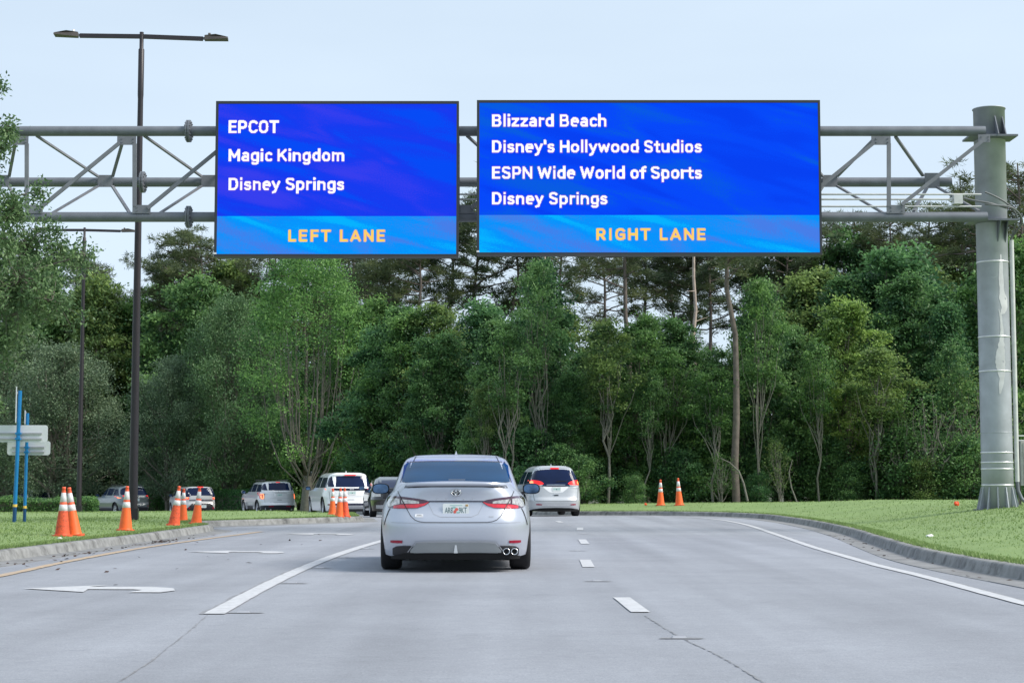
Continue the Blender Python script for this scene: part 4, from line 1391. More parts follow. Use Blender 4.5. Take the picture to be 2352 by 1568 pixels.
# ------------------------------------------------------------------ dot-matrix lettering for the screens
def led_font():
    G = {}
    a0 = .1; cap = .9; xh = .65; mid = .5
    def arc(cx, cy, rx, ry, d0, d1, n=14, e=2.6):
        out = []
        for k in range(n + 1):
            t = rad(d0 + (d1 - d0) * k / n)
            c_, s_ = math.cos(t), math.sin(t)
            out.append((cx + rx * math.copysign(abs(c_) ** (2 / e), c_), cy + ry * math.copysign(abs(s_) ** (2 / e), s_)))
        return out
    G['E'] = (.56, [[(.1, .1), (.1, .9)], [(.1, .9), (.46, .9)], [(.1, .51), (.42, .51)], [(.1, .1), (.46, .1)]])
    G['F'] = (.54, [[(.1, .1), (.1, .9)], [(.1, .9), (.46, .9)], [(.1, .5), (.42, .5)]])
    G['L'] = (.52, [[(.1, .9), (.1, .1)], [(.1, .1), (.44, .1)]])
    G['T'] = (.58, [[(.06, .9), (.52, .9)], [(.29, .9), (.29, .1)]])
    G['I'] = (.24, [[(.12, .9), (.12, .1)]])
    G['H'] = (.64, [[(.1, .9), (.1, .1)], [(.54, .9), (.54, .1)], [(.1, .5), (.54, .5)]])
    G['P'] = (.60, [[(.1, .1), (.1, .9)], [(.1, .9), (.3, .9)] + arc(.3, .66, .2, .24, 90, -90) + [(.1, .42)]])
    G['R'] = (.62, [[(.1, .1), (.1, .9)], [(.1, .9), (.3, .9)] + arc(.3, .67, .2, .23, 90, -90) + [(.1, .44)], [(.3, .44), (.52, .1)]])
    G['B'] = (.62, [[(.1, .1), (.1, .9)], [(.1, .9), (.3, .9)] + arc(.3, .71, .19, .19, 90, -90) + [(.1, .52)], [(.1, .52), (.32, .52)] + arc(.32, .31, .20, .21, 90, -90) + [(.1, .1)]])
    G['D'] = (.64, [[(.1, .1), (.1, .9)], [(.1, .9), (.28, .9)] + arc(.28, .5, .26, .4, 90, -90) + [(.1, .1)]])
    G['C'] = (.60, [arc(.34, .5, .24, .4, 42, 318, 20)])
    G['G'] = (.64, [arc(.35, .5, .25, .4, 42, 318, 20), [(.56, .2), (.56, .46), (.38, .46)]])
    G['O'] = (.66, [arc(.33, .5, .23, .4, 0, 360, 26)])
    G['S'] = (.60, [arc(.30, .71, .20, .19, 30, 200, 14) + [(.2, .56), (.38, .46)] + arc(.30, .30, .20, .20, 40, -155, 14)])
    G['M'] = (.76, [[(.1, .1), (.1, .9)], [(.1, .88), (.38, .35)], [(.38, .35), (.66, .88)], [(.66, .9), (.66, .1)]])
    G['N'] = (.66, [[(.1, .1), (.1, .9)], [(.1, .88), (.56, .12)], [(.56, .1), (.56, .9)]])
    G['K'] = (.62, [[(.1, .1), (.1, .9)], [(.13, .42), (.52, .9)], [(.25, .56), (.54, .1)]])
    G['W'] = (.88, [[(.06, .9), (.24, .12)], [(.24, .12), (.43, .8)], [(.43, .8), (.62, .12)], [(.62, .12), (.80, .9)]])
    G['A'] = (.66, [[(.06, .1), (.32, .9)], [(.32, .9), (.58, .1)], [(.15, .32), (.49, .32)]])
    bowl = arc(.29, .375, .19, .275, 0, 360, 22)
    G['a'] = (.52, [[(.42, .1), (.42, .46)] + arc(.27, .47, .15, .19, 0, 140, 8), arc(.255, .24, .165, .145, 0, 360, 16)])
    G['c'] = (.48, [arc(.28, .375, .18, .275, 45, 315, 16)])
    G['d'] = (.56, [bowl, [(.46, .1), (.46, .95)]])
    G['e'] = (.54, [arc(.28, .375, .185, .285, -70, -360, 18), [(.1, .41), (.46, .41)]])
    G['f'] = (.36, [[(.17, .1), (.17, .7)] + arc(.31, .74, .14, .17, 180, 80, 6), [(.04, .62), (.32, .62)]])
    G['g'] = (.56, [bowl, [(.46, .65), (.46, .02)] + arc(.28, .0, .18, .16, 0, -140, 8)])
    G['h'] = (.56, [[(.1, .1), (.1, .95)], arc(.28, .42, .18, .22, 170, 0, 10) + [(.46, .1)]])
    G['i'] = (.22, [[(.11, .1), (.11, .64)], [(.11, .90), (.11, .92)]])
    G['l'] = (.22, [[(.11, .1), (.11, .95)]])
    G['m'] = (.82, [[(.1, .1), (.1, .66)], arc(.25, .44, .15, .2, 170, 0, 10) + [(.40, .1)], arc(.56, .44, .16, .2, 170, 0, 10) + [(.72, .1)]])
    G['n'] = (.56, [[(.1, .1), (.1, .66)], arc(.28, .42, .18, .22, 170, 0, 10) + [(.46, .1)]])
    G['o'] = (.56, [arc(.28, .375, .185, .275, 0, 360, 22)])
    G['p'] = (.56, [arc(.27, .375, .19, .275, 0, 360, 22), [(.1, .66), (.1, -.16)]])
    G['r'] = (.38, [[(.1, .1), (.1, .66)], arc(.27, .40, .17, .24, 170, 75, 6)])
    G['s'] = (.48, [arc(.24, .51, .14, .13, 25, 200, 8) + [(.2, .40), (.28, .36)] + arc(.24, .24, .15, .14, 40, -155, 8)])
    G['t'] = (.38, [[(.17, .84), (.17, .26)] + arc(.29, .24, .12, .14, 180, 280, 6), [(.04, .63), (.32, .63)]])
    G['u'] = (.56, [[(.1, .66), (.1, .34)] + arc(.27, .32, .17, .22, 180, 350, 10), [(.46, .66), (.46, .1)]])
    G['w'] = (.74, [[(.06, .66), (.2, .12)], [(.2, .12), (.36, .6)], [(.36, .6), (.52, .12)], [(.52, .12), (.66, .66)]])
    G['y'] = (.54, [[(.07, .66), (.27, .14)], [(.46, .66), (.27, .12), (.2, -.10), (.08, -.14)]])
    G['z'] = (.48, [[(.08, .64), (.40, .64)], [(.40, .62), (.08, .14)], [(.08, .1), (.41, .1)]])
    G["'"] = (.16, [[(.08, .95), (.08, .74)]])
    return G
FONT = led_font()

def dot_text(s, x0, x1, z, cap, y, m, m_edge, parent, hw=.083, pitch=.0155, grow=.010, track=.055, space=.26):
    """each letter as runs of lit diodes, capital height cap, from x0 to x1, with a dim fringe just behind it"""
    cx = 0.0; items = []
    for ch in s:
        if ch == ' ':
            cx += space; continue
        w, strokes = FONT[ch]
        items.append((cx, w, [(a[0] + cx, a[1], b[0] + cx, b[1]) for st in strokes for a, b in zip(st, st[1:])]))
        cx += w + track
    allx = [q for it in items for sg in it[2] for q in (sg[0], sg[2])]
    lo, hi = min(allx) - hw, max(allx) + hw
    sx = (x1 - x0) / (hi - lo); sz = cap
    hw0 = hw * sz * (0.5 + 0.5 * min(1.15, sx / sz))
    edge = MB()
    for (c0, w, segs) in items:
        S_ = np.array(segs)
        ax, az = (S_[:, 0] - lo) * sx, S_[:, 1] * sz
        bx, bz = (S_[:, 2] - lo) * sx, S_[:, 3] * sz
        i0 = int(((c0 - lo) * sx) / pitch) - 3; nx_ = int(w * sx / pitch) + 8
        gx = (np.arange(nx_) + i0 + .5) * pitch; gz = -.32 * sz + np.arange(int(1.4 * sz / pitch) + 3) * pitch
        X, Z = np.meshgrid(gx, gz)
        D = np.full(X.shape, 9.0)
        for i in range(len(ax)):
            dx, dz = bx[i] - ax[i], bz[i] - az[i]
            t = np.clip(((X - ax[i]) * dx + (Z - az[i]) * dz) / (dx * dx + dz * dz + 1e-9), 0, 1)
            ex = np.abs(X - ax[i] - t * dx); ez = np.abs(Z - az[i] - t * dz)
            D = np.minimum(D, (ex ** 4 + ez ** 4) ** .25 if (abs(dx) < 1e-6 or abs(dz) < 1e-6) else (ex ** 2 + ez ** 2) ** .5)
        for on, mb, yy in ((D < hw0, MB(), y), (D < hw0 + grow, edge, y + .006)):
            for j in range(on.shape[0]):
                i = 0
                while i < nx_:
                    if on[j, i]:
                        k = i
                        while k < nx_ and on[j, k]: k += 1
                        xa, xb = x0 + gx[i] - pitch / 2, x0 + gx[k - 1] + pitch / 2
                        za, zb_ = z + gz[j] - pitch / 2, z + gz[j] + pitch / 2
                        mb.add([(xa, yy, za), (xb, yy, za), (xb, yy, zb_), (xa, yy, zb_)], [(0, 1, 2, 3)])
                        i = k
                    else:
                        i += 1
            if mb is not edge:
                obj('letter', mb, m, parent)
    e = obj('lettering_edge', edge, m_edge, parent)
    e['kind'] = 'stuff'

# ------------------------------------------------------------------ screens
def screen(u0, u1, v0, v1, iu0, iu1, iv0, iv1, vb, mat_u, label, lines, lane):
    Y = 39.15
    c = P((u0 + u1) / 2, v1, Y)
    r = empty('led_screen', (c.x, Y, c.z))
    tag(r, label, 'screen', 'screens on the gantry')
    def q(u, v, y=Y):
        p = P(u, v, y)
        return p - r.location
    zt0 = q(u0, v0).z; x0 = q(u0, v1).x; x1 = q(u1, v1).x
    ix0, ix1 = q(iu0, iv1).x, q(iu1, iv1).x
    it, ib = q(iu0, iv0).z, q(iu0, iv1).z
    bz = q(iu0, vb).z
    obj('cabinet', MB().box(x0 + .01, x1 - .01, .03, .42, .01, zt0 - .01), M['sign_frame'], r)
    fr = MB()
    fr.box(x0, ix0, -.03, .06, 0, zt0); fr.box(ix1, x1, -.03, .06, 0, zt0)
    fr.box(ix0, ix1, -.03, .06, 0, ib); fr.box(ix0, ix1, -.03, .06, it, zt0)
    obj('frame', fr, M['sign_frame'], r)
    panel = obj('display_panel', MB().add([(ix0, 0, bz), (ix1, 0, bz), (ix1, 0, it), (ix0, 0, it)], [(0, 1, 2, 3)]), mat_u, r)
    band = obj('display_band', MB().add([(ix0, -.002, ib), (ix1, -.002, ib), (ix1, -.002, bz), (ix0, -.002, bz)], [(0, 1, 2, 3)]), M['scr_b'], r)
    for (s, a, b_, vbase, caph) in lines:
        dot_text(s, q(a, vbase).x, q(b_, vbase).x, q(a, vbase).z, caph, -.016, M['txt_w'], M['halo'], panel)
    s, a, b_, vbase, caph = lane
    dot_text(s, q(a, vbase).x, q(b_, vbase).x, q(a, vbase).z, caph, -.016, M['txt_y'], M['halo_y'], band, track=.16, space=.42)
    for (sx, sz) in ((x0 + .03, .05),):
        obj('corner_latch', MB().box(sx - .03, sx + .03, -.05, -.03, sz, sz + .04), M['white'], r)
    # brackets to the chords behind
    for fx in (.15, .5, .85):
        xx = x0 + (x1 - x0) * fx
        zc = [zt_ - r.location.z, zb_ - r.location.z]
        obj('mount', MB().box(xx - .04, xx + .04, .42, YF - Y - .10, min(zc) - .1, max(zc) + .1), M['galv_strut'], r)
    return r
screen(491.5, 1053.3, 233, 589.5, 497.5, 1047.8, 239.3, 583.8, 496.5, M['scr_l'], 'smaller blue LED screen for the left lane, listing three destinations',
       [('EPCOT', 525, 641, 306.5, .30), ('Magic Kingdom', 525, 790.8, 371.5, .295), ('Disney Springs', 525, 790.8, 437.7, .295)], ('LEFT LANE', 662, 884.5, 555.3, .275))
screen(1094.8, 1888.3, 230.8, 585, 1100.8, 1883, 236.8, 580, 494, M['scr_r'], 'larger blue LED screen for the right lane, listing four destinations',
       [('Blizzard Beach', 1130, 1393.2, 292, .295), ("Disney's Hollywood Studios", 1130, 1612, 351.5, .29), ('ESPN Wide World of Sports', 1130, 1612, 411.5, .295),
        ('Disney Springs', 1130, 1395.4, 470.5, .29)], ('RIGHT LANE', 1369.4, 1620.7, 552, .275))

# ------------------------------------------------------------------ street lamps
def street_lamp(x, y, label, H=12.32):
    z = surf(x, y) - .02
    r = empty('street_lamp', (x, y, z), rad(5.7))
    tag(r, label, 'street lamp', 'tall two-armed street lamps')
    obj('base', MB().box(-.13, .13, -.13, .13, -.1, .30), M['lamp'], r)
    obj('pole', MB().lathe([(.112, .3), (.10, 3), (.085, 7), (.068, 10.6), (.075, 10.7), (.075, H - .45), (.052, H - .42), (.052, H), (.0, H + .01)], 18), M['lamp'], r)
    for s in (-1, 1):
        a = obj('arm', MB().beam((0, 0, H - .11), (s * 1.54, 0, H - .13), .07, .105), M['lamp'], r)
        hb = MB()
        hb.add([(s * 1.58, -.10, H - .17), (s * 1.58, .10, H - .17), (s * 2.17, .17, H - .14), (s * 2.17, -.17, H - .14),
                (s * 1.58, -.08, H - .05), (s * 1.58, .08, H - .05), (s * 1.86, .14, H - .03), (s * 1.86, -.14, H - .03), (s * 2.17, .12, H - .09), (s * 2.17, -.12, H - .09)],
               [(0, 1, 2, 3), (4, 5, 6, 7), (7, 6, 8, 9), (0, 1, 5, 4), (3, 2, 8, 9), (0, 4, 7, 9, 3), (1, 2, 8, 6, 5)])
        hd = obj('lamp_head', hb, M['lamp_head'], r)
        obj('photocell', MB().lathe([(.035, H - .04), (.035, H + .02), (.0, H + .03)], 8, c=(s * 1.70, 0, 0)), M['white'] if s < 0 else M['lamp_head'], hd)
        obj('knuckle', MB().box(min(s * 1.52, s * 1.60), max(s * 1.52, s * 1.60), -.03, .03, H - .15, H - .09), M['galv_strut'], a)
    return r
street_lamp(at_u(309.5, 43.4), 43.4, 'tall dark two-armed street lamp nearest the camera, base between the orange cones')
street_lamp(at_u(185.5, 75.0), 75.0, 'far dark two-armed street lamp standing in front of the clipped hedge')

# ------------------------------------------------------------------ traffic cones
def cone(u, v, vtop, lean, label, dirty=False, grp=None):
    p = hit(u, v)
    s = FOC / p.y
    h = (v - vtop) / s * 1.005
    k = h / .91
    r = empty('traffic_cone', p + Vector((0, 0, .0)), rt.uniform(0, 1.2))
    r.rotation_euler = (0, rad(lean), 0)
    r.scale = (k, k, k)
    tag(r, label, 'traffic cone', grp)
    mo = M['cone_d'] if dirty else M['cone_o']
    def R_(z): return .135 + (.028 - .135) * (z - .04) / (.90 - .04)
    b = MB()
    b.lathe([(.145, .0), (.145, .03), (R_(.04), .045)], 24)
    b.lathe([(R_(z), z) for z in (.045, .25, .468)], 24)
    obj('cone_body', b, mo, r)
    bs = MB()
    n = 8
    pts = []
    for a in range(24):
        t = 2 * math.pi * a / 24
        c_, s_ = math.cos(t), math.sin(t)
        q = .17 / max(abs(c_), abs(s_), .78)
        pts.append((q * c_, q * s_))
    vv = [(x, y, -.02) for x, y in pts] + [(x, y, .022) for x, y in pts]
    ff = [tuple(range(24, 48))] + [(i, (i + 1) % 24, 24 + (i + 1) % 24, 24 + i) for i in range(24)]
    obj('base', bs.add(vv, ff), M['cone_d'], r)
    obj('reflective_band', MB().lathe([(R_(.468), .468), (R_(.468) + .002, .469), (R_(.582) + .002, .582), (R_(.582), .583)], 24), M['cone_w'], r)
    obj('stripe', MB().lathe([(R_(.583), .583), (R_(.63), .63)], 24), M['cone_top'], r)
    obj('reflective_band', MB().lathe([(R_(.63), .63), (R_(.63) + .002, .631), (R_(.80) + .002, .80), (R_(.80), .801)], 24), M['cone_w'], r)
    obj('cone_top', MB().lathe([(R_(.80), .80), (R_(.875), .875), (.036, .878), (.036, .892), (.028, .91), (.018, .908), (.016, .87)], 24), M['cone_top'], r)
    return r
GC = 'orange cones with white bands'
cone(143, 1231, 1119.5, .8, 'scuffed orange cone, leftmost in the photo, touching its cleaner neighbour', True, GC)
cone(171, 1230, 1119.5, -7.5, 'clean orange cone leaning left against the scuffed leftmost cone', False, GC)
cone(288, 1218, 1117.5, 1.5, 'lone orange cone standing just left of the large lamp post', False, GC)
cone(399.5, 1206.5, 1116.5, 7, 'black-scuffed orange cone leaning right, in front of the silver hatchback', True, GC)
cone(420, 1196.5, 1123, 1, 'orange cone half hidden behind the leaning scuffed cone', False, GC)
cone(450.5, 1202.5, 1119, 5, 'clean orange cone standing before the middle of the hatchback', False, GC)
cone(763, 1181, 1122, 1.5, 'leftmost of the three cones in front of the white people carrier', False, GC)
cone(779, 1190, 1124, 2.5, 'middle and nearest of the three cones in front of the white people carrier', False, GC)
cone(793, 1186.5, 1121, -1.5, 'rightmost of the three cones before the white people carrier, dark stripe', True, GC)
cone(1517.5, 1160, 1102, 0, 'shorter left cone of the pair on the right-hand lawn', False, GC)
cone(1560.5, 1160, 1098.5, -2.5, 'taller right cone of the pair on the right-hand lawn', False, GC)

# ------------------------------------------------------------------ blue sign posts seen from behind
def sign_post(u, v, utop, vtop, vband, w, label, panel, rails, small, dy=0.0):
    p = hit(u, v)
    p.y += dy; p.x = at_u(u, p.y)
    p.z = surf(p.x, p.y)
    r = empty('sign_post', p)
    tag(r, label, 'road sign', 'blue-posted road signs seen from behind')
    s = FOC / p.y
    def q(uu, vv_, y=0): return P(uu, vv_, p.y + y) - p
    rr_ = w / s / 2
    top = q(utop, vtop); zb1 = q(u, vband + 3).z; zb2 = q(u, vband - 3).z
    def at(z): return Vector((top.x * z / top.z, 0, z))
    obj('post_foot', MB().tube([at(-.1), at(zb1)], rr_, 14), M['post_db'], r)
    obj('yellow_band', MB().tube([at(zb1), at(zb2)], rr_ * 1.12, 14), M['post_y'], r)
    obj('post', MB().tube([at(zb2), at(top.z)], [rr_, rr_ * .98], 14), M['post_b'], r)
    (pu0, pu1, pv0, pv1) = panel
    a, b = q(pu0, pv1), q(pu1, pv0)
    # rounded rectangle plate on the far side of the post
    cr = .06
    pts = []
    for cx, cz, a0 in ((b.x - cr, b.z - cr, 0), (a.x + cr, b.z - cr, 90), (a.x + cr, a.z + cr, 180), (b.x - cr, a.z + cr, 270)):
        for k in range(5):
            t = rad(a0 + k * 22.5)
            pts.append((cx + cr * math.cos(t), cz + cr * math.sin(t)))
    n = len(pts)
    y0, y1 = rr_ + .06, rr_ + .075
    vv = [(x, y0, z) for x, z in pts] + [(x, y1, z) for x, z in pts]
    pn = obj('sign_panel', MB().add(vv, [tuple(range(n)), tuple(reversed(range(n, 2 * n)))] + [(i, i + n, (i + 1) % n + n, (i + 1) % n) for i in range(n)]), M['sign_back'], r)
    for rv in rails:
        z = q(u, rv).z
        obj('rail', MB().box(a.x + .12, b.x - .13, y0 - .035, y0 - .002, z - .018, z + .018), M['rail'], pn)
        obj('clamp', MB().box(at(z).x - rr_ * 1.3, at(z).x + rr_ * 1.3, -rr_ * 1.15, y0, z - .02, z + .02), M['post_b'], r)
    (su0, su1, sv0, sv1) = small
    a, b = q(su0, sv1), q(su1, sv0)
    kx = p.x / p.y
    sw = .30
    vv = [(a.x + yy * kx * (1 if True else 0) + dx, yy, zz) for zz in (a.z, b.z) for yy in (-sw, sw) for dx in (-.012, .016)]
    sp = obj('side_sign', MB().add(vv, [(0, 2, 3, 1), (4, 5, 7, 6), (0, 1, 5, 4), (2, 6, 7, 3), (0, 4, 6, 2), (1, 3, 7, 5)]), M['sign_back'], r)
    for f in (.16, .84):
        z = a.z + (b.z - a.z) * f
        obj('bracket', MB().box(a.x, at(z).x - rr_ * .9, -.04, .04, z - .025, z + .025), M['rail'], sp)
    return r
sign_post(38.6, 1198.7, 46.4, 897, 1160.5, 9, 'taller blue post carrying the upper grey sign back, left edge of the lawn', (-150, 107, 975.6, 1014.5), (995, 1007.5), (36, 41, 889, 971))
sign_post(61.8, 1198.7, 63.6, 948.8, 1164, 7.4, 'shorter blue post carrying the lower grey sign back', (13.4, 113, 1012, 1044.6), (1027, 1038), (57, 58.7, 943, 974), dy=.45)

# ------------------------------------------------------------------ cabinet by the column, scraps on the grass
cp = Vector((at_u(2385, 43.0), 43.0, 0)); cp.z = surf(cp.x, cp.y)
r = empty('control_cabinet', cp)
tag(r, 'pale electrical cabinet on posts, cut by the right photo edge beside the column', 'cabinet')
def cq(u, v): return P(u, v, 43.0) - cp
a, b = cq(2343, 1114.5), cq(2430, 1012)
obj('cabinet_box', MB().box(a.x, b.x, -.18, .18, a.z, b.z), M['cabinet'], r)
obj('cabinet_door', MB().box(a.x + .05, b.x - .05, -.2, -.182, a.z + .05, b.z - .05), M['cabinet'], r)
for uu in (2338.5, 2342):
    x = cq(uu, 1050).x
    obj('leg', MB().box(x - .012, x + .012, -.03, .03, -.2, b.z), M['bark'], r)
for uu in (2355, 2418):
    x = cq(uu, 1050).x
    obj('leg', MB().box(x - .04, x + .04, -.04, .04, -.2, a.z), M['galv'], r)
for vv_ in (1001, 1012):
    z = cq(2340, vv_ - 1).z
    obj('crossbar', MB().box(cq(2332, 1000).x, b.x, .0, .05, z - .015, z + .015), M['conduit'], r)
def scrap(name, u, v, size, m, label, cat, seed, vert=False):
    p = hit(u, v)
    rnd = random.Random(seed)
    r = []
    mb = MB()
    bm = bmesh.new()
    bmesh.ops.create_icosphere(bm, subdivisions=2, radius=1)
    vv = [Vector((v_.co.x * size * rnd.uniform(.6, 1.1), v_.co.y * size * .6 * rnd.uniform(.6, 1.1), v_.co.z * size * (1.0 if vert else .5) * rnd.uniform(.5, 1.15) + size * (.6 if vert else .25))) for v_ in bm.verts]
    ff = [[v_.index for v_ in f.verts] for f in bm.faces]
    bm.free()
    o = obj(name, mb.add(vv, ff), m)
    o.location = p
    tag(o, label, cat)
scrap('orange_scrap', 2197, 1161, .085, M['orange_scrap'], 'crumpled orange scrap in the grass left of the steel column', 'scrap', 1, True)
scrap('orange_scrap', 2260, 1167, .075, M['orange_scrap'], 'small orange scrap at the left foot of the steel column', 'scrap', 2, True)
scrap('orange_scrap', 1483, 1160, .06, M['orange_scrap'], 'small orange scrap on the grass just left of the right-hand cones', 'scrap', 3, True)
scrap('white_litter', 2136, 1233, .075, M['white_scrap'], 'white crumpled litter on the grass right of the kerb bend', 'litter', 4)
scrap('white_litter', 137, 1238, .05, M['white_scrap'], 'small white scrap on the kerb edge below the leftmost cones', 'litter', 5)

# ------------------------------------------------------------------ vehicles
def ip(z, tab):
    if z <= tab[0][0]: return tab[0][1]
    for (a, fa), (b, fb) in zip(tab, tab[1:]):
        if z <= b:
            t = (z - a) / (b - a)
            return fa + (fb - fa) * t
    return tab[-1][1]
def ips(z, tab):                                     # rounded version of ip
    return (ip(z - .03, tab) + 2 * ip(z, tab) + ip(z + .03, tab)) / 4

class Car:
    def __init__(s, S):
        s.S = S; s.L = S['L']; s.p = S.get('p', 5.0); s.pg = S.get('pg', 6.0)
        norm = [(0, -1)]
        for xn in (.12, .24, .36, .48, .60, .70, .79, .86, .92, .96):
            norm.append((xn, -(1 - xn ** s.p) ** (1 / s.p)))
        y0 = -.90
        n = 44
        for k in range(n + 1):
            yn = y0 + (1.8) * k / n
            norm.append(((1 - abs(yn) ** s.p) ** (1 / s.p), yn))
        for xn in (.96, .92, .86, .79, .70, .60, .48, .36, .24, .12, 0):
            norm.append((xn, (1 - xn ** s.p) ** (1 / s.p)))
        norm = sorted(norm, key=lambda q: (q[1], q[0] if q[1] < 0 else -q[0]))
        s.norm = norm
    def blend(s, yn):
        return max(0.0, (abs(yn) - .5) / .5) ** 1.3
    def zb(s, y):
        b = s.S['zb']
        if y < .5: b = ip(y, [(0, s.S.get('zbr', b)), (.5, b)])
        for yw in s.S['wheels']:
            d = abs(y - yw)
            R = s.S['wr'] + .065
            if d < R: b = max(b, math.sqrt(R * R - d * d) + s.S['wr'] * .98)
        return b
    def W(s, z): return ips(z, s.S['W'])
    def pt(s, xn, yn, t, side=1):
        y0 = s.L / 2 * (1 + yn)
        zt = ip(y0, s.S['top']); zb = s.zb(y0)
        z = zb + (zt - zb) * t
        y = y0 + (ips(z, s.S['Rb']) if yn < 0 else ips(z, s.S['Fb'])) * s.blend(yn)
        return (side * xn * s.W(z), y, z)
    def R(s, x, z):
        xn = min(abs(x) / s.W(z), .995)
        yn = -(1 - xn ** s.p) ** (1 / s.p)
        return s.L / 2 * (1 + yn) + ips(z, s.S['Rb']) * s.blend(yn)
    def gw(s, z): return ips(z, s.S['G'])
    def gy(s, z): return ips(z, s.S['Rg']), ips(z, s.S['Fg'])
    def Rg(s, x, z):
        a, b = s.gy(z)
        xn = min(abs(x) / s.gw(z), .995)
        return (a + b) / 2 - (b - a) / 2 * (1 - xn ** s.pg) ** (1 / s.pg)
    def Sg(s, y, z):
        a, b = s.gy(z)
        yn = max(-.999, min(.999, (y - (a + b) / 2) / ((b - a) / 2)))
        return s.gw(z) * (1 - abs(yn) ** s.pg) ** (1 / s.pg)
    def Sb(s, y, z):
        yn = max(-.999, min(.999, y / (s.L / 2) - 1))
        return s.W(z) * (1 - abs(yn) ** s.p) ** (1 / s.p)
    def build(s, paint):
        S = s.S
        r = empty(S['name'], (0, 0, 0))
        nt = 20
        loop = [(q, 1) for q in s.norm] + [(q, -1) for q in reversed(s.norm[1:-1])]
        n = len(loop)
        mb = MB()
        vv = [s.pt(q[0], q[1], (k / nt), sd) for k in range(nt + 1) for (q, sd) in loop]
        ff = [(k * n + i, k * n + (i + 1) % n, (k + 1) * n + (i + 1) % n, (k + 1) * n + i) for k in range(nt) for i in range(n)]
        mb.add(vv, ff, 0, True)
        # upper cap: bonnet, deck
        J = 10
        cap = []
        for q in s.norm:
            a = s.pt(q[0], q[1], 1, 1)
            for j in range(J + 1):
                f = -1 + 2 * j / J
                cap.append((a[0] * f, a[1], a[2] + .018 * (1 - f * f) * min(1, q[0] * 1.2)))
        ff = [(i * (J + 1) + j, i * (J + 1) + j + 1, (i + 1) * (J + 1) + j + 1, (i + 1) * (J + 1) + j) for i in range(len(s.norm) - 1) for j in range(J)]
        mb.add(cap, ff, 0, True)
        obj('body', mb, paint, r)
        # cabin shell
        z0, z1 = S['gz']
        ng = 26
        gn = []
        K = 112
        dense = []
        for k in range(2001):
            a = 2 * math.pi * k / 2000
            c_, s_ = math.cos(a), math.sin(a)
            dense.append((math.copysign(abs(c_) ** (2 / s.pg), c_), math.copysign(abs(s_) ** (2 / s.pg), s_)))
        al = [0.0]
        for k in range(2000):
            al.append(al[-1] + math.hypot((dense[k + 1][0] - dense[k][0]) * 1.0, (dense[k + 1][1] - dense[k][1]) * 1.3))
        j_ = 0
        for k in range(K):
            want = al[-1] * k / K
            while al[j_ + 1] < want: j_ += 1
            f_ = (want - al[j_]) / max(1e-9, al[j_ + 1] - al[j_])
            gn.append((dense[j_][0] + (dense[j_ + 1][0] - dense[j_][0]) * f_, dense[j_][1] + (dense[j_ + 1][1] - dense[j_][1]) * f_))
        mb = MB()
        vv = []
        for j in range(ng + 1):
            t = j / ng
            z = z0 + (z1 - z0) * (1 - (1 - t) ** 1.5)
            a, b = s.gy(z)
            w = s.gw(z)
            for (cx, cy) in gn:
                vv.append((cx * w, (a + b) / 2 + cy * (b - a) / 2, z))
        ff = [(j * K + k, j * K + (k + 1) % K, (j + 1) * K + (k + 1) % K, (j + 1) * K + k) for j in range(ng) for k in range(K)]
        n0 = len(vv)
        a, b = s.gy(z1); w = s.gw(z1)
        for m_ in (.66, .33):
            for (cx, cy) in gn:
                vv.append((cx * w * m_, (a + b) / 2 + cy * (b - a) / 2 * m_, z1 + S.get('crown', .02) * (1 - m_ * m_)))
        for j in (ng, ng + 1):
            ff += [(j * K + k, j * K + (k + 1) % K, (j + 1) * K + (k + 1) % K, (j + 1) * K + k) for k in range(K)]
        vv.append((0, (a + b) / 2, z1 + S.get('crown', .02)))
        ff += [((ng + 2) * K + k, (ng + 2) * K + (k + 1) % K, len(vv) - 1) for k in range(K)]
        mb.add(vv, ff, 0, True)
        obj('cabin', mb, paint, r)
        # dark floor and wheel houses
        wi = s.W(.5) - .29
        ub = MB().box(-wi, wi, .35, s.L - .3, S.get('ubz', .19), .78)
        ub.box(-(s.W(.4) - .16), s.W(.4) - .16, .34, .48, S.get('ubz', .19) + .02, .5)
        obj('underbody', ub, M['under'], r)
        for yw in S['wheels']:
            for sd in (-1, 1):
                R = S['wr']; tw = S.get('tw', .235)
                xo = s.W(.45) - .015
                w_ = MB()
                pr = [(R * .62, 0), (R * .9, 0), (R * .975, .018), (R, .05), (R, tw - .05), (R * .975, tw - .018), (R * .9, tw), (R * .6, tw)]
                Mx = Matrix.Translation((sd * xo, yw, R)) @ Matrix.Scale(-sd, 4, (1, 0, 0))
                w_.lathe(pr, 32, 0, axis='x', M=Mx)
                wo = obj('wheel', w_, M['tyre'], r)
                rm = MB()
                rm.lathe([(R * .64, .0), (R * .66, .012), (R * .60, .03), (R * .56, .09), (.0, .10)], 24, 0, axis='x', M=Mx)
                for k in range(5):
                    a = 2 * math.pi * k / 5
                    c0 = Vector((.035, math.cos(a) * R * .33, math.sin(a) * R * .33))
                    dx = Vector((.015, 0, 0)); dr = Vector((0, math.cos(a), math.sin(a))) * R * .30; dt = Vector((0, -math.sin(a), math.cos(a))) * R * .085
                    v8 = [Mx @ (c0 + dx * i + dr * j + dt * k2) for i in (-1, 1) for j in (-1, 1) for k2 in (-1, 1)]
                    rm.add(v8, [(0, 1, 3, 2), (4, 6, 7, 5), (0, 4, 5, 1), (2, 3, 7, 6), (0, 2, 6, 4), (1, 5, 7, 3)])
                obj('rim', rm, M['rim'], wo)
        return r
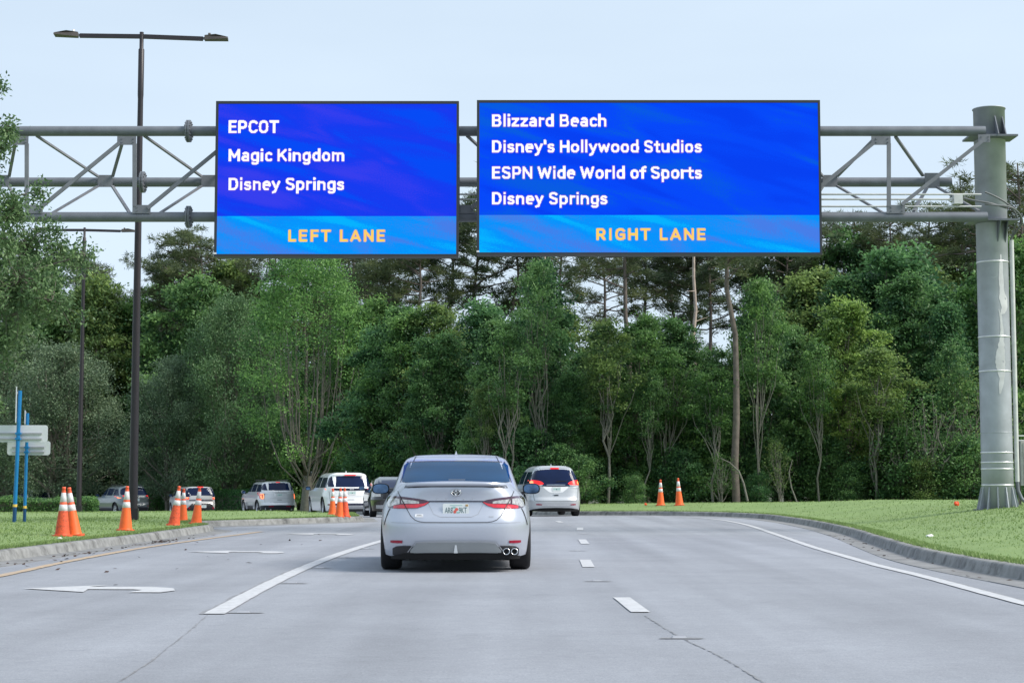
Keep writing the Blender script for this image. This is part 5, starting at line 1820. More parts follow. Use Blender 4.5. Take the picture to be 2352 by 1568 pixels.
    def patch(s, r, name, m, pts, surf_='b', off=.006, nx=14, nz=4, parent=None):
        """pts: list of (x, zlo, zhi) columns across the rear; laid just proud of the panel with a returned rim"""
        f = s.R if surf_ == 'b' else s.Rg
        def at(a, b, o=off):
            k = a * (len(pts) - 1)
            i = min(int(k), len(pts) - 2); t = k - i
            x, lo, hi = [pts[i][q] + (pts[i + 1][q] - pts[i][q]) * t for q in range(3)]
            z = lo + (hi - lo) * b
            return (x, f(x, z) - o, z)
        mb = MB()
        mb.grid(at, nx, nz)
        ring = [(i / nx, 0) for i in range(nx)] + [(1, j / nz) for j in range(nz)] + [(1 - i / nx, 1) for i in range(nx)] + [(0, 1 - j / nz) for j in range(nz)]
        vv = [at(*q) for q in ring] + [at(q[0], q[1], -.012) for q in ring]
        n = len(ring)
        mb.add(vv, [(i, (i + 1) % n, (i + 1) % n + n, i + n) for i in range(n)])
        return obj(name, mb, m, parent or r)
    def pair(s, r, name, m, pts, **k):
        s.patch(r, name, m, [(-x, a, b) for x, a, b in reversed(pts)], **k)
        return s.patch(r, name, m, pts, **k)
    def line(s, r, name, pts, w=.007, m=None, surf_='b', off=.003, n=6):
        f = s.R if surf_ == 'b' else s.Rg
        q = []
        for a, b in zip(pts, pts[1:]):
            for k in range(n): q.append((a[0] + (b[0] - a[0]) * k / n, a[1] + (b[1] - a[1]) * k / n))
        q.append(pts[-1])
        vv = []
        for i, (x, z) in enumerate(q):
            a = q[max(i - 1, 0)]; b = q[min(i + 1, len(q) - 1)]
            dx, dz = b[0] - a[0], b[1] - a[1]
            l_ = math.hypot(dx, dz) or 1
            nx_, nz_ = -dz / l_ * w / 2, dx / l_ * w / 2
            for sg in (-1, 1):
                xx, zz = x + nx_ * sg, z + nz_ * sg
                vv.append((xx, f(xx, zz) - off, zz))
        return obj(name, MB().add(vv, [(2 * i, 2 * i + 1, 2 * i + 3, 2 * i + 2) for i in range(len(q) - 1)]), m or M['trim'], r)
    def side_glass(s, r, ya, yb, za, zb_, name='side_window', ytop=None, m=None, both=True):
        """ya..yb along the belt at za; ytop=(a,b) along the upper edge zb_"""
        ta, tb = ytop or (ya, yb)
        for sd in (-1, 1):
            def at(a, b, o=.006):
                y = (ya + (yb - ya) * a) * (1 - b) + (ta + (tb - ta) * a) * b
                z = za + (zb_ - za) * b
                return (sd * (s.Sg(y, z) + o), y, z)
            mb = MB().grid(at, 6, 4)
            obj(name, mb, m or M['glass'], r)
    def side_line(s, r, pts, w=.008, name='door_gap'):
        for sd in (-1, 1):
            vv = []
            for i, (y, z) in enumerate(pts):
                a = pts[max(i - 1, 0)]; b = pts[min(i + 1, len(pts) - 1)]
                dy, dz = b[0] - a[0], b[1] - a[1]
                l_ = math.hypot(dy, dz)
                for g_ in (-1, 1):
                    yy, zz = y - dz / l_ * w / 2 * g_, z + dy / l_ * w / 2 * g_
                    vv.append((sd * (s.Sb(yy, zz) + .003), yy, zz))
            obj(name, MB().add(vv, [(2 * i, 2 * i + 1, 2 * i + 3, 2 * i + 2) for i in range(len(pts) - 1)]), M['trim'], r)
    def mirrors(s, r, y, z, x, w=.22, h=.15, m=None, glass=None):
        for sd in (-1, 1):
            mb = MB()
            pr = []
            N = 16
            for k in range(N):
                a = 2 * math.pi * k / N
                c_, s_ = math.cos(a), math.sin(a)
                pr.append((math.copysign(abs(c_) ** .72, c_) * w / 2, math.copysign(abs(s_) ** .72, s_) * h / 2 * (1 if s_ > 0 else .92)))
            vv = []
            for (dy, k) in ((-.0, .93), (.012, 1.0), (.09, .92), (.14, .5)):
                vv += [(sd * x + a * k, y + dy, z + b * k) for a, b in pr]
            ff = [(j * N + k, j * N + (k + 1) % N, (j + 1) * N + (k + 1) % N, (j + 1) * N + k) for j in range(3) for k in range(N)]
            ff.append(tuple(range(3 * N, 4 * N)))
            mb.add(vv, ff, 0, True)
            mo = obj('wing_mirror', mb, m or M['trim'], r)
            gv = [(sd * x + a * .86, y + .008 + a * sd * -.02, z + b * .84) for a, b in pr]
            obj('mirror_glass', MB().add(gv, [tuple(range(N))]), glass or M['mirror'], mo)
            obj('mirror_arm', MB().beam((sd * (x - w * .38), y + .07, z - h * .35), (sd * (x - w * .5 - .13), y + .10, z - h * .6), .05, .04), M['trim'], mo)
    def plate(s, r, x, z, text=None, w=.305, h=.152, off=.02):
        y = min(s.R(x - w / 2, z), s.R(x + w / 2, z), s.R(x, z)) - off
        pts = []
        cr = .018
        for cx, cz, a0 in ((w / 2 - cr, h / 2 - cr, 0), (-w / 2 + cr, h / 2 - cr, 90), (-w / 2 + cr, -h / 2 + cr, 180), (w / 2 - cr, -h / 2 + cr, 270)):
            for k in range(4):
                t = rad(a0 + k * 30)
                pts.append((x + cx + cr * math.cos(t), z + cz + cr * math.sin(t)))
        n = len(pts)
        vv = [(a, y, b) for a, b in pts] + [(a, y + .012, b) for a, b in pts]
        pl = obj('number_plate', MB().add(vv, [tuple(reversed(range(n)))] + [(i, (i + 1) % n, (i + 1) % n + n, i + n) for i in range(n)]), M['plate'], r)
        if text:
            text_mesh('plate_lettering', text[0], x - .127, x - .038, z - .037, .070, y - .002, M['plate_txt'], pl, bold=.0, spacing=1.0)
            text_mesh('plate_lettering', text[1], x + .035, x + .127, z - .037, .070, y - .002, M['plate_txt'], pl, bold=.0, spacing=1.0)
            def disc(cx, cz, rx, rz, m, yy):
                vv = [(cx + rx * math.cos(2 * math.pi * k / 14), yy, cz + rz * math.sin(2 * math.pi * k / 14)) for k in range(14)]
                obj('plate_picture', MB().add(vv, [tuple(range(14))]), m, pl)
            disc(x - .012, z - .022, .018, .020, M['plate_or'], y - .003)
            disc(x + .008, z + .006, .019, .019, M['plate_or'], y - .004)
            disc(x - .02, z + .030, .022, .010, M['plate_lg'], y - .002)
            disc(x + .026, z - .03, .018, .009, M['plate_lg'], y - .0025)
            obj('plate_header', MB().box(x - .07, x + .075, y - .002, y, z + .052, z + .058), M['plate_lg'], pl)
            obj('plate_header', MB().box(x - .07, x + .08, y - .002, y, z - .056, z - .051), M['plate_lg'], pl)
            obj('sticker', MB().box(x + .112, x + .142, y - .003, y, z + .042, z + .066), M['sticker'], pl)
        else:
            for dx in (-.10, -.065, -.03, .035, .07, .105):
                obj('plate_character', MB().box(x + dx - .010, x + dx + .010, y - .002, y, z - .03, z + .035), M['plate_lg'], pl)
            obj('plate_character', MB().box(x - .012, x + .012, y - .0015, y, z - .03, z + .02), M['plate_txt'], pl)
        return pl

def finish(r, x, y, z, alpha, label, cat):
    r.location = (x, y, z)
    r.rotation_euler = (0, 0, rad(alpha))
    tag(r, label, cat)

# --- the silver sedan in front
S = dict(name='sedan', L=4.88, p=5.2, pg=7.5,
         W=[(.15, .85), (.2, .89), (.30, .905), (.40, .915), (.60, .92), (.70, .91), (.78, .898), (.85, .876), (.91, .835), (.98, .775), (1.03, .72), (1.09, .665)],
         Rb=[(.15, .13), (.24, .07), (.34, .035), (.38, .015), (.50, .0), (.60, .0), (.66, .02), (.72, .055), (.80, .085), (.90, .085), (1.0, .07), (1.09, .09)],
         Fb=[(.15, -.15), (.4, -.02), (.6, 0), (.8, -.1), (1.0, -.3)],
         top=[(0, 1.075), (.10, 1.078), (.35, 1.07), (.9, 1.04), (1.4, 1.015), (3.4, .99), (3.9, .955), (4.5, .85), (4.75, .76), (4.88, .66)],
         zb=.20, zbr=.175, wheels=(1.02, 3.86), wr=.335, tw=.245, gz=(.96, 1.437), crown=.022, ubz=.17,
         G=[(.96, .775), (1.02, .755), (1.08, .735), (1.2, .702), (1.32, .665), (1.38, .635), (1.41, .605), (1.43, .55), (1.45, .46)],
         Rg=[(.96, .30), (1.08, .55), (1.2, .95), (1.34, 1.42), (1.38, 1.62), (1.41, 1.85), (1.43, 2.1), (1.45, 2.35)],
         Fg=[(.96, 4.0), (1.1, 3.65), (1.3, 3.22), (1.40, 2.98), (1.45, 2.8)])
c = Car(S)
r = c.build(M['paint_sedan'])
X_ = lambda zx: (zx - 940) * .001253
Z_ = lambda zy: (1355 - zy) * .001253
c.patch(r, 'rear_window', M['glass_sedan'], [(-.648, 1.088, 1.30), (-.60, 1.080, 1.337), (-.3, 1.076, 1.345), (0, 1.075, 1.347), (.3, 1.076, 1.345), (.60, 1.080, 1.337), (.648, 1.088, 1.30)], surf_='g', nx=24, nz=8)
c.line(r, 'window_seal', [(-.665, 1.082), (-.612, 1.345), (-.3, 1.353), (.3, 1.353), (.612, 1.345), (.665, 1.082)], .012, M['trim'], 'g', .004)
obj('brake_light_strip', MB().box(-.09, .11, c.Rg(0, 1.11) - .010, c.Rg(0, 1.11), 1.104, 1.116), M['rail'], r)
# spoiler lip
sp = MB()
def spf(a, b):
    x = -.60 + 1.2 * a
    e = 1 - abs(2 * a - 1) ** 6 * .8
    zc = 1.030 + .052 * (b if b < .5 else .5) * 2 * e - (abs(2 * a - 1) ** 3) * .010
    yy = c.R(x, 1.03) - (.050 * e if b < .75 else -.10)
    if b == 0: yy = c.R(x, 1.03) + .002
    if b == .25: zc = 1.030 + .012; 
    return (x, yy, zc)
sp.grid(spf, 28, 4, smooth=True)
obj('boot_spoiler', sp, M['paint_sedan'], r)
c.line(r, 'spoiler_shade_line', [(-.61, 1.016), (-.3, 1.026), (.3, 1.026), (.61, 1.016)], .012, M['trim'], 'b', .004)  # dark strip painted as the shade below the lip
tl = [(X_(390), Z_(575)), (X_(408), Z_(615)), (X_(445), Z_(680)), (X_(480), Z_(745)), (X_(520), Z_(815)), (X_(560), Z_(853)), (X_(600), Z_(868)), (X_(650), Z_(875)), (0, Z_(877))]
c.line(r, 'boot_lid_gap', tl + [(-a, b) for a, b in reversed(tl[:-1])], .0075)
# lamps
c.pair(r, 'tail_light', M['darkred'], [(.305, .838, .850), (.36, .80, .868), (.45, .772, .884), (.60, .766, .904), (.72, .764, .914), (.795, .772, .914), (.828, .80, .888)], off=.007, nx=24, nz=6)
c.pair(r, 'tail_light_red', M['red'], [(.318, .838, .843), (.37, .800, .826), (.45, .774, .818), (.62, .768, .814), (.735, .766, .800)], off=.012, nx=20)
c.pair(r, 'tail_light_clear', M['clear'], [(.43, .824, .848), (.50, .824, .862), (.60, .826, .872), (.640, .828, .878)], off=.012)
c.pair(r, 'tail_light_clear', M['clear'], [(.660, .82, .880), (.72, .806, .888), (.775, .784, .884), (.808, .790, .872)], off=.012)
c.patch(r, 'lamp_bar', M['gloss'], [(-.32, .842, .856), (0, .842, .856), (.32, .842, .856)], off=.008, nx=20, nz=2)
for sd in (-1, 1):
    c.line(r, 'boot_lid_gap', [(sd * tl[1][0] * -1 if sd > 0 else tl[1][0], tl[1][1]), (sd * tl[3][0] * -1 if sd > 0 else tl[3][0], tl[3][1])], .009, M['trim'], 'b', .016)
    c.line(r, 'bumper_gap', [(sd * .775, .766), (sd * .800, .72), (sd * .822, .66), (sd * .842, .60), (sd * .850, .56)], .013)
c.line(r, 'bumper_crease', [(-.80, .597), (-.4, .592), (.4, .592), (.80, .597)], .005, M['rail'])
c.pair(r, 'reflector', M['reflector'], [(.625, .350, .381), (.69, .348, .383), (.745, .350, .383), (.768, .355, .381)], off=.008)
ds = [(-.53, .238, .262), (-.46, .234, .350), (-.3, .238, .360), (0, .236, .362), (.3, .238, .360), (.46, .234, .350), (.53, .238, .262)]
c.patch(r, 'diffuser_panel', M['diffuser'], ds, off=.035, nx=30, nz=6)
c.line(r, 'diffuser_edge', [(-.56, .243), (-.475, .358), (-.3, .370), (.3, .370), (.475, .358), (.56, .243)], .010, M['rail'], 'b', .03)
c.pair(r, 'bumper_opening', M['trim'], [(.49, .178, .30), (.52, .178, .318), (.62, .180, .318), (.70, .19, .312), (.742, .21, .285)], off=.012)
c.patch(r, 'lower_valance', M['under'], [(-.76, .155, .19), (-.6, .155, .225), (0, .150, .238), (.6, .155, .225), (.76, .155, .19)], off=.02, nx=20)
obj('centre_rib', MB().add([(-.022, c.R(0, .3) - .05, .235), (.022, c.R(0, .3) - .05, .235), (.008, c.R(0, .3) - .046, .35), (-.008, c.R(0, .3) - .046, .35)], [(0, 1, 2, 3)]), M['paint_van'], r)
for x in (.590, .684):
    e = MB().lathe([(.028, .06), (.033, -.005), (.040, -.005), (.040, .08)], 20, axis='z', M=Matrix.Translation((x, c.R(.64, .25) - .085, .252)) @ Matrix.Rotation(rad(90), 4, 'X') @ Matrix.Scale(-1, 4, (0, 0, 1)))
    ex = obj('exhaust_tip', e, M['chrome'], r)
    obj('exhaust_bore', MB().lathe([(.030, .0), (.0, .001)], 16, M=Matrix.Translation((x, c.R(.64, .25) - .062, .252)) @ Matrix.Rotation(rad(90), 4, 'X')), M['under'], ex)
c.plate(r, 0.0, .748, ('AR8', '9KT'))
c.line(r, 'plate_recess_crease', [(-.33, .838), (-.26, .70), (-.18, .665), (.18, .665), (.26, .70), (.33, .838)], .005, M['rail'])
def ring(cx, cz, rx, rz, w, y, m, par, name='badge'):
    n = 28
    vv = []
    for k in range(n):
        a = 2 * math.pi * k / n
        for (f, dy) in ((1, 0), (1 - w / rx, 0), (1 - w / rx / 2, -.006)):
            vv.append((cx + math.cos(a) * rx * f, y + dy, cz + math.sin(a) * rz * f))
    ff = []
    for k in range(n):
        k2 = (k + 1) % n
        ff += [(3 * k, 3 * k2, 3 * k2 + 2, 3 * k + 2), (3 * k + 2, 3 * k2 + 2, 3 * k2 + 1, 3 * k + 1)]
    return obj(name, MB().add(vv, ff, 0, True), m, par)
yb = c.R(0, .955) - .010
obj('badge_backing', MB().add([(.064 * math.cos(2 * math.pi * k / 24), yb + .004, .955 + .046 * math.sin(2 * math.pi * k / 24)) for k in range(24)], [tuple(range(24))]), M['trim'], r)
bd = ring(0, .955, .062, .044, .013, yb, M['chrome'], r)
ring(0, .966, .045, .020, .010, yb - .001, M['chrome'], bd, 'badge_ring')
ring(0, .950, .017, .036, .008, yb - .002, M['chrome'], bd, 'badge_ring')
text_mesh('badge_lettering', 'C A M R Y', -.235, .205, .866, .019, -.004, M['chrome'], r, spacing=1.8, R=c.R)
text_mesh('badge_lettering', 'SE', .385, .440, Z_(828), .017, -.004, M['rail'], r, R=c.R)
stk = c.patch(r, 'sticker', M['white'], [(-.475, Z_(826), Z_(798)), (-.382, Z_(826), Z_(798))], off=.004, nx=3, nz=2)
for zz, x0, x1 in ((Z_(807), -.455, -.40), (Z_(815), -.46, -.385)):
    c.patch(r, 'sticker_print', M['trim'], [(x0, zz, zz + .004), (x1, zz, zz + .004)], off=.0055, nx=3, nz=1, parent=stk)
c.mirrors(r, 2.95, 1.0, 1.0, .235, .155)
c.side_glass(r, 1.25, 3.3, 1.03, 1.33, ytop=(1.65, 2.95))
c.side_line(r, [(1.6, .4), (1.45, .7), (1.75, .95)]); c.side_line(r, [(2.6, .3), (2.6, .95)])
ant = MB(); ant.add([(-.018, 2.25, 1.45), (.018, 2.25, 1.45), (.012, 2.42, 1.455), (-.012, 2.42, 1.455), (0, 2.27, 1.505), (0, 2.31, 1.50)], [(0, 1, 4), (1, 2, 5, 4), (2, 3, 5), (3, 0, 4, 5)])
obj('roof_antenna', ant, M['paint_sedan'], r)
for sd in (-1, 1):
    vv = []
    for k in range(9):
        z = 1.352 + .075 * k / 8
        x = sd * (.530 - .02 * k / 8)
        y = c.Rg(x, z)
        vv += [(x - .006, y - .004, z + .002), (x + .006, y - .004, z + .002)]
    obj('roof_seam', MB().add(vv, [(2 * i, 2 * i + 1, 2 * i + 3, 2 * i + 2) for i in range(8)]), M['trim'], r)
finish(r, -.672, 20.95, zr(-.7, 22), 1.8, 'silver sedan directly ahead in the middle lane with Florida number plate', 'car')
sedan = r
sedan.scale = (1.03, 1.0, 1.0)

def roof_lamp(c, r, x0, x1, z0, z1, y=None):
    zc = (z0 + z1) / 2
    y = c.Rg(0, zc) - .03 if y is None else y
    o = obj('high_brake_light', MB().box(x0, x1, y - .02, y + .05, z0, z1), M['redlit'], r)
    obj('lamp_core', MB().box(x0 + .05, x1 - .05, y - .024, y - .021, z0 + .012, z1 - .012), M['redlit'], o)

# --- silver minivan
S = dict(name='minivan', L=5.15, p=5.5, pg=6.5,
         W=[(.2, .93), (.3, .955), (.5, .975), (.7, .985), (.95, .965), (1.06, .93), (1.15, .90)],
         Rb=[(.2, .10), (.3, .04), (.5, .0), (.58, .0), (.64, .06), (.8, .085), (1.0, .10), (1.15, .13)],
         Fb=[(.2, -.1), (.5, 0), (.8, -.08), (1.1, -.3)],
         top=[(0, 1.05), (1.0, 1.07), (3.9, 1.03), (4.3, 1.0), (4.8, .88), (5.15, .68)],
         zb=.21, zbr=.27, wheels=(1.05, 4.12), wr=.36, tw=.24, gz=(.98, 1.755), crown=.02, ubz=.2,
         G=[(.98, .93), (1.1, .905), (1.3, .845), (1.5, .765), (1.64, .69), (1.70, .63), (1.74, .54), (1.77, .42)],
         Rg=[(.98, .10), (1.1, .12), (1.3, .19), (1.5, .29), (1.62, .37), (1.7, .46), (1.77, .7)],
         Fg=[(.98, 4.35), (1.2, 3.9), (1.5, 3.4), (1.7, 3.05), (1.77, 2.8)])
c = Car(S); r = c.build(M['paint_van'])
c.patch(r, 'rear_window', M['glass'], [(-.80, 1.22, 1.42), (-.70, 1.13, 1.60), (-.60, 1.075, 1.665), (-.3, 1.06, 1.69), (0, 1.055, 1.695), (.3, 1.06, 1.69), (.60, 1.075, 1.665), (.70, 1.13, 1.60), (.80, 1.22, 1.42)], surf_='g', nx=28, nz=8)
c.line(r, 'wiper', [(.02, 1.20), (.2, 1.222), (.38, 1.215)], .025, M['under'], 'g', .02)
c.pair(r, 'tail_light', M['redlit'], [(.43, 1.13, 1.15), (.50, 1.10, 1.205), (.62, 1.085, 1.24), (.78, 1.085, 1.265), (.87, 1.095, 1.265)], surf_='g', off=.02, nx=14)
c.pair(r, 'tail_light_clear', M['clear'], [(.47, 1.075, 1.10), (.6, 1.06, 1.088), (.76, 1.062, 1.088)], surf_='g', off=.022)
c.pair(r, 'brake_bulb', M['hotlit'], [(.77, 1.13, 1.215), (.81, 1.11, 1.235), (.855, 1.13, 1.22)], surf_='g', off=.03, nx=6)
c.patch(r, 'chrome_strip', M['chrome'], [(-.33, 1.085, 1.10), (0, 1.085, 1.105), (.33, 1.085, 1.10)], surf_='g', off=.02, nx=8, nz=1)
c.line(r, 'tailgate_gap', [(-.84, 1.04), (-.80, .9), (-.75, .56), (-.70, .535), (0, .53), (.70, .535), (.75, .56), (.80, .9), (.84, 1.04)], .009)
c.line(r, 'trim_strip', [(-.84, 1.05), (-.4, 1.045), (0, 1.042), (.4, 1.045), (.84, 1.05)], .02, M['gloss'], 'b', .006)
c.patch(r, 'plate_recess', M['paint_white'], [(-.44, 1.0, 1.03), (-.32, .90, 1.03), (-.22, .83, 1.03), (0, .82, 1.03), (.22, .83, 1.03), (.32, .90, 1.03), (.44, 1.0, 1.03)], off=.004, nx=16)
c.plate(r, 0.02, .945)
c.patch(r, 'handle', M['chrome'], [(-.10, .75, .765), (.10, .75, .765)], off=.02, nx=4, nz=1); c.patch(r, 'handle_recess', M['under'], [(-.07, .715, .75), (.08, .715, .75)], off=.01, nx=4, nz=1)
c.pair(r, 'reflector', M['reflector'], [(.50, .395, .42), (.62, .39, .435), (.70, .40, .43)], off=.01)
c.patch(r, 'bumper_strip', M['chrome'], [(-.55, .375, .388), (0, .362, .385), (.55, .375, .388)], off=.01, nx=10, nz=1)
c.patch(r, 'lower_valance', M['under'], [(-.80, .19, .25), (-.5, .17, .29), (0, .17, .30), (.5, .17, .29), (.80, .19, .25)], off=.012, nx=14)
roof_lamp(c, r, -.145, .145, 1.645, 1.69)
c.side_glass(r, .45, 1.75, 1.12, 1.55, ytop=(.75, 1.75)); c.side_glass(r, 1.95, 2.9, 1.12, 1.56); c.side_glass(r, 3.0, 4.0, 1.12, 1.54, ytop=(3.0, 3.35))
c.side_line(r, [(1.85, .4), (1.85, 1.0)]); c.side_line(r, [(2.95, .4), (2.95, 1.0)]); c.side_line(r, [(.4, .93), (1.85, .93)], .012)
c.mirrors(r, 3.75, 1.1, 1.08, .2, .16, M['paint_van'])
obj('roof_antenna', MB().add([(-.02, 1.2, 1.77), (.02, 1.2, 1.77), (0, 1.45, 1.78), (0, 1.22, 1.85)], [(0, 1, 3), (1, 2, 3), (2, 0, 3)]), M['paint_van'], r)
finish(r, 1.54, 60.6, zr(1.4, 60.6) - .01, 7.5, 'silver minivan with brake lights on, right of the sedan at the bend', 'minivan')

def suv_features(c, r, win, light, plate_, bump_z, valance, roof=None):
    pass

# --- white people carrier
S = dict(name='people_carrier', L=5.15, p=6.0, pg=7.0,
         W=[(.2, .93), (.35, .965), (.6, .985), (.8, .99), (1.0, .975), (1.1, .955), (1.2, .93)],
         Rb=[(.2, .12), (.3, .06), (.42, .0), (.52, .02), (.6, .05), (.9, .07), (1.2, .10)],
         Fb=[(.2, -.1), (.5, 0), (.9, -.08), (1.2, -.3)],
         top=[(0, 1.12), (1.0, 1.12), (3.7, 1.06), (4.2, 1.04), (4.8, .95), (5.15, .75)],
         zb=.22, zbr=.22, wheels=(1.02, 4.1), wr=.375, tw=.24, gz=(1.0, 1.735), crown=.02, ubz=.2,
         G=[(1.0, .94), (1.15, .93), (1.3, .885), (1.5, .81), (1.62, .76), (1.68, .71), (1.72, .62), (1.75, .5)],
         Rg=[(1.0, .09), (1.15, .11), (1.3, .20), (1.5, .31), (1.6, .36), (1.66, .32), (1.70, .36), (1.75, .6)],
         Fg=[(1.0, 4.1), (1.2, 3.75), (1.5, 3.3), (1.75, 2.9)])
c = Car(S); r = c.build(M['paint_white'])
c.patch(r, 'rear_window', M['glass'], [(-.86, 1.19, 1.30), (-.78, 1.18, 1.52), (-.70, 1.175, 1.60), (0, 1.17, 1.615), (.70, 1.175, 1.60), (.78, 1.18, 1.52), (.86, 1.19, 1.30)], surf_='g', nx=24, nz=8)
c.patch(r, 'lamp_bar', M['gloss'], [(-.93, 1.055, 1.11), (-.6, 1.04, 1.12), (0, 1.03, 1.12), (.6, 1.04, 1.12), (.93, 1.055, 1.11)], off=.012, nx=24, nz=2)
c.pair(r, 'tail_light', M['redlit'], [(.68, 1.075, 1.10), (.78, 1.05, 1.12), (.93, 1.055, 1.125)], off=.02, nx=8)
c.pair(r, 'brake_bulb', M['hotlit'], [(.80, 1.06, 1.11), (.92, 1.06, 1.115)], off=.026, nx=4)
text_mesh('badge_lettering', 'KIA', -.035, .135, 1.055, .04, -.03, M['white'], r, R=c.R, bold=.02)
c.plate(r, .06, .94)
c.line(r, 'tailgate_crease', [(-.86, .80), (0, .79), (.86, .80)], .010, M['rail']); c.patch(r, 'tailgate_crease', M['trim'], [(-.2, .665, .675), (.14, .665, .675)], off=.008, nx=4, nz=1)
c.line(r, 'tailgate_gap', [(-.84, 1.03), (-.82, .8), (-.80, .55), (.80, .55), (.82, .8), (.84, 1.03)], .009)
c.patch(r, 'bumper_insert', M['gloss'], [(-.88, .45, .49), (-.7, .44, .525), (.7, .44, .525), (.88, .45, .49)], off=.01, nx=16, nz=2)
c.pair(r, 'reflector', M['reflector'], [(.66, .485, .505), (.86, .475, .50)], off=.018)
c.patch(r, 'skid_plate', M['rail'], [(-.78, .33, .36), (-.70, .31, .42), (0, .30, .43), (.70, .31, .42), (.78, .33, .36)], off=.025, nx=14)
c.patch(r, 'lower_valance', M['trim'], [(-.84, .2, .30), (0, .2, .30), (.84, .2, .30)], off=.012, nx=12, nz=2)
roof_lamp(c, r, -.20, .24, 1.63, 1.665, c.Rg(0, 1.65) - .05)
c.side_glass(r, .5, 1.8, 1.15, 1.55, ytop=(.8, 1.8)); c.side_glass(r, 1.95, 2.85, 1.15, 1.57); c.side_glass(r, 2.98, 3.9, 1.15, 1.55, ytop=(2.98, 3.35))
c.side_line(r, [(1.88, .4), (1.88, 1.0)]); c.side_line(r, [(2.92, .4), (2.92, 1.0)])
c.mirrors(r, 3.75, 1.12, 1.10, .22, .17, M['gloss'])
obj('roof_antenna', MB().add([(-.02, 1.1, 1.75), (.02, 1.1, 1.75), (0, 1.35, 1.76), (0, 1.12, 1.83)], [(0, 1, 3), (1, 2, 3), (2, 0, 3)]), M['paint_white'], r)
finish(r, -6.38, 69.3, zr(-6.6, 71) , 16, 'white people carrier with a full-width lamp bar behind three orange cones', 'people carrier')

# --- pale silver sport utility car
S = dict(name='sport_utility_car', L=5.0, p=6.0, pg=7.0,
         W=[(.25, .95), (.45, .98), (.7, .995), (.95, .985), (1.1, .955), (1.25, .92)],
         Rb=[(.25, .10), (.45, .0), (.56, .0), (.62, .06), (.9, .08), (1.25, .12)],
         Fb=[(.25, -.1), (.5, 0), (.9, -.05), (1.2, -.3)],
         top=[(0, 1.22), (1.0, 1.20), (3.4, 1.14), (3.8, 1.12), (4.6, 1.05), (5.0, .85)],
         zb=.30, zbr=.26, wheels=(1.05, 3.92), wr=.385, tw=.25, gz=(1.12, 1.76), crown=.02, ubz=.24,
         G=[(1.12, .935), (1.3, .885), (1.5, .815), (1.65, .765), (1.71, .71), (1.74, .64), (1.77, .5)],
         Rg=[(1.12, .10), (1.3, .18), (1.5, .30), (1.65, .40), (1.71, .42), (1.77, .65)],
         Fg=[(1.12, 3.75), (1.3, 3.45), (1.5, 3.15), (1.77, 2.7)])
c = Car(S); r = c.build(M['paint_suv'])
c.patch(r, 'rear_window', M['glass'], [(-.85, 1.31, 1.40), (-.78, 1.30, 1.58), (-.68, 1.295, 1.69), (0, 1.29, 1.70), (.68, 1.295, 1.69), (.78, 1.30, 1.58), (.85, 1.31, 1.40)], surf_='g', nx=24, nz=8)
c.pair(r, 'tail_light', M['red'], [(.80, 1.10, 1.20), (.84, .84, 1.24), (.90, .82, 1.22), (.955, .88, 1.16)], off=.018, nx=8)
for sd in (-1, 1):
    for pts in ([(sd * .835, 1.10), (sd * .84, .90), (sd * .865, .855)], [(sd * .865, .855), (sd * .905, .87), (sd * .915, .93), (sd * .915, 1.08), (sd * .90, 1.115), (sd * .835, 1.10)]):
        c.line(r, 'brake_light_loop', pts, .036, M['hotlit'], 'b', .03, 3)
c.plate(r, 0.0, 1.055, w=.30, h=.15)
c.patch(r, 'bumper_sticker', M['white'], [(-.31, .985, 1.125), (-.19, .985, 1.125)], off=.006, nx=2, nz=2)
c.line(r, 'plate_bar', [(-.25, 1.16), (.4, 1.165)], .012)
ob = ring(.0, 1.245, .085, .035, .02, c.R(0, 1.22) - .012, M['chrome'], r)
c.patch(r, 'handle_recess', M['under'], [(-.13, .785, .805), (.12, .785, .805)], off=.01, nx=4, nz=1)
c.line(r, 'tailgate_gap', [(-.78, 1.25), (-.78, .66), (.78, .66), (.78, 1.25)], .009); c.line(r, 'tailgate_crease', [(-.78, .87), (.78, .88)], .012, M['rail'])
c.patch(r, 'lower_cladding', M['trim'], [(-.96, .27, .48), (-.8, .26, .51), (0, .25, .52), (.8, .26, .51), (.96, .27, .48)], off=.015, nx=20)
c.pair(r, 'reflector', M['reflector'], [(.34, .43, .475), (.6, .43, .475)], off=.022, nx=4, nz=1)
for x in (-.5, .62):
    obj('exhaust_tip', MB().tube([(x, -.0, .28), (x, .2, .28)], .04, 12), M['chrome'], r)
for x in (-.62, .62):
    obj('roof_rail', MB().tube([(x, .75, 1.775), (x, .85, 1.83), (x * .97, 2.6, 1.84), (x * .96, 2.75, 1.79)], .022, 8), M['trim'], r)
roof_lamp(c, r, -.11, .09, 1.70, 1.735)
c.side_glass(r, .5, 1.45, 1.22, 1.60, ytop=(.85, 1.5)); c.side_glass(r, 1.6, 2.45, 1.22, 1.62); c.side_glass(r, 2.55, 3.5, 1.22, 1.60, ytop=(2.55, 3.0))
c.side_line(r, [(1.55, .5), (1.55, 1.15)]); c.side_line(r, [(2.5, .5), (2.5, 1.15)])
for sd in (-1, 1):
    obj('side_cladding', MB().grid(lambda a, b: (sd * (c.Sb(.4 + 4.2 * a, .3 + .16 * b) + .006), 1.55 + 1.85 * a, .30 + .16 * b), 8, 2), M['trim'], r)
c.mirrors(r, 3.4, 1.2, 1.10, .22, .18, M['paint_suv'])
finish(r, -12.2, 92.0, zr(-13, 94) - .0, 23, 'pale silver sport utility car with roof rails, second in the queue on the left', 'car')

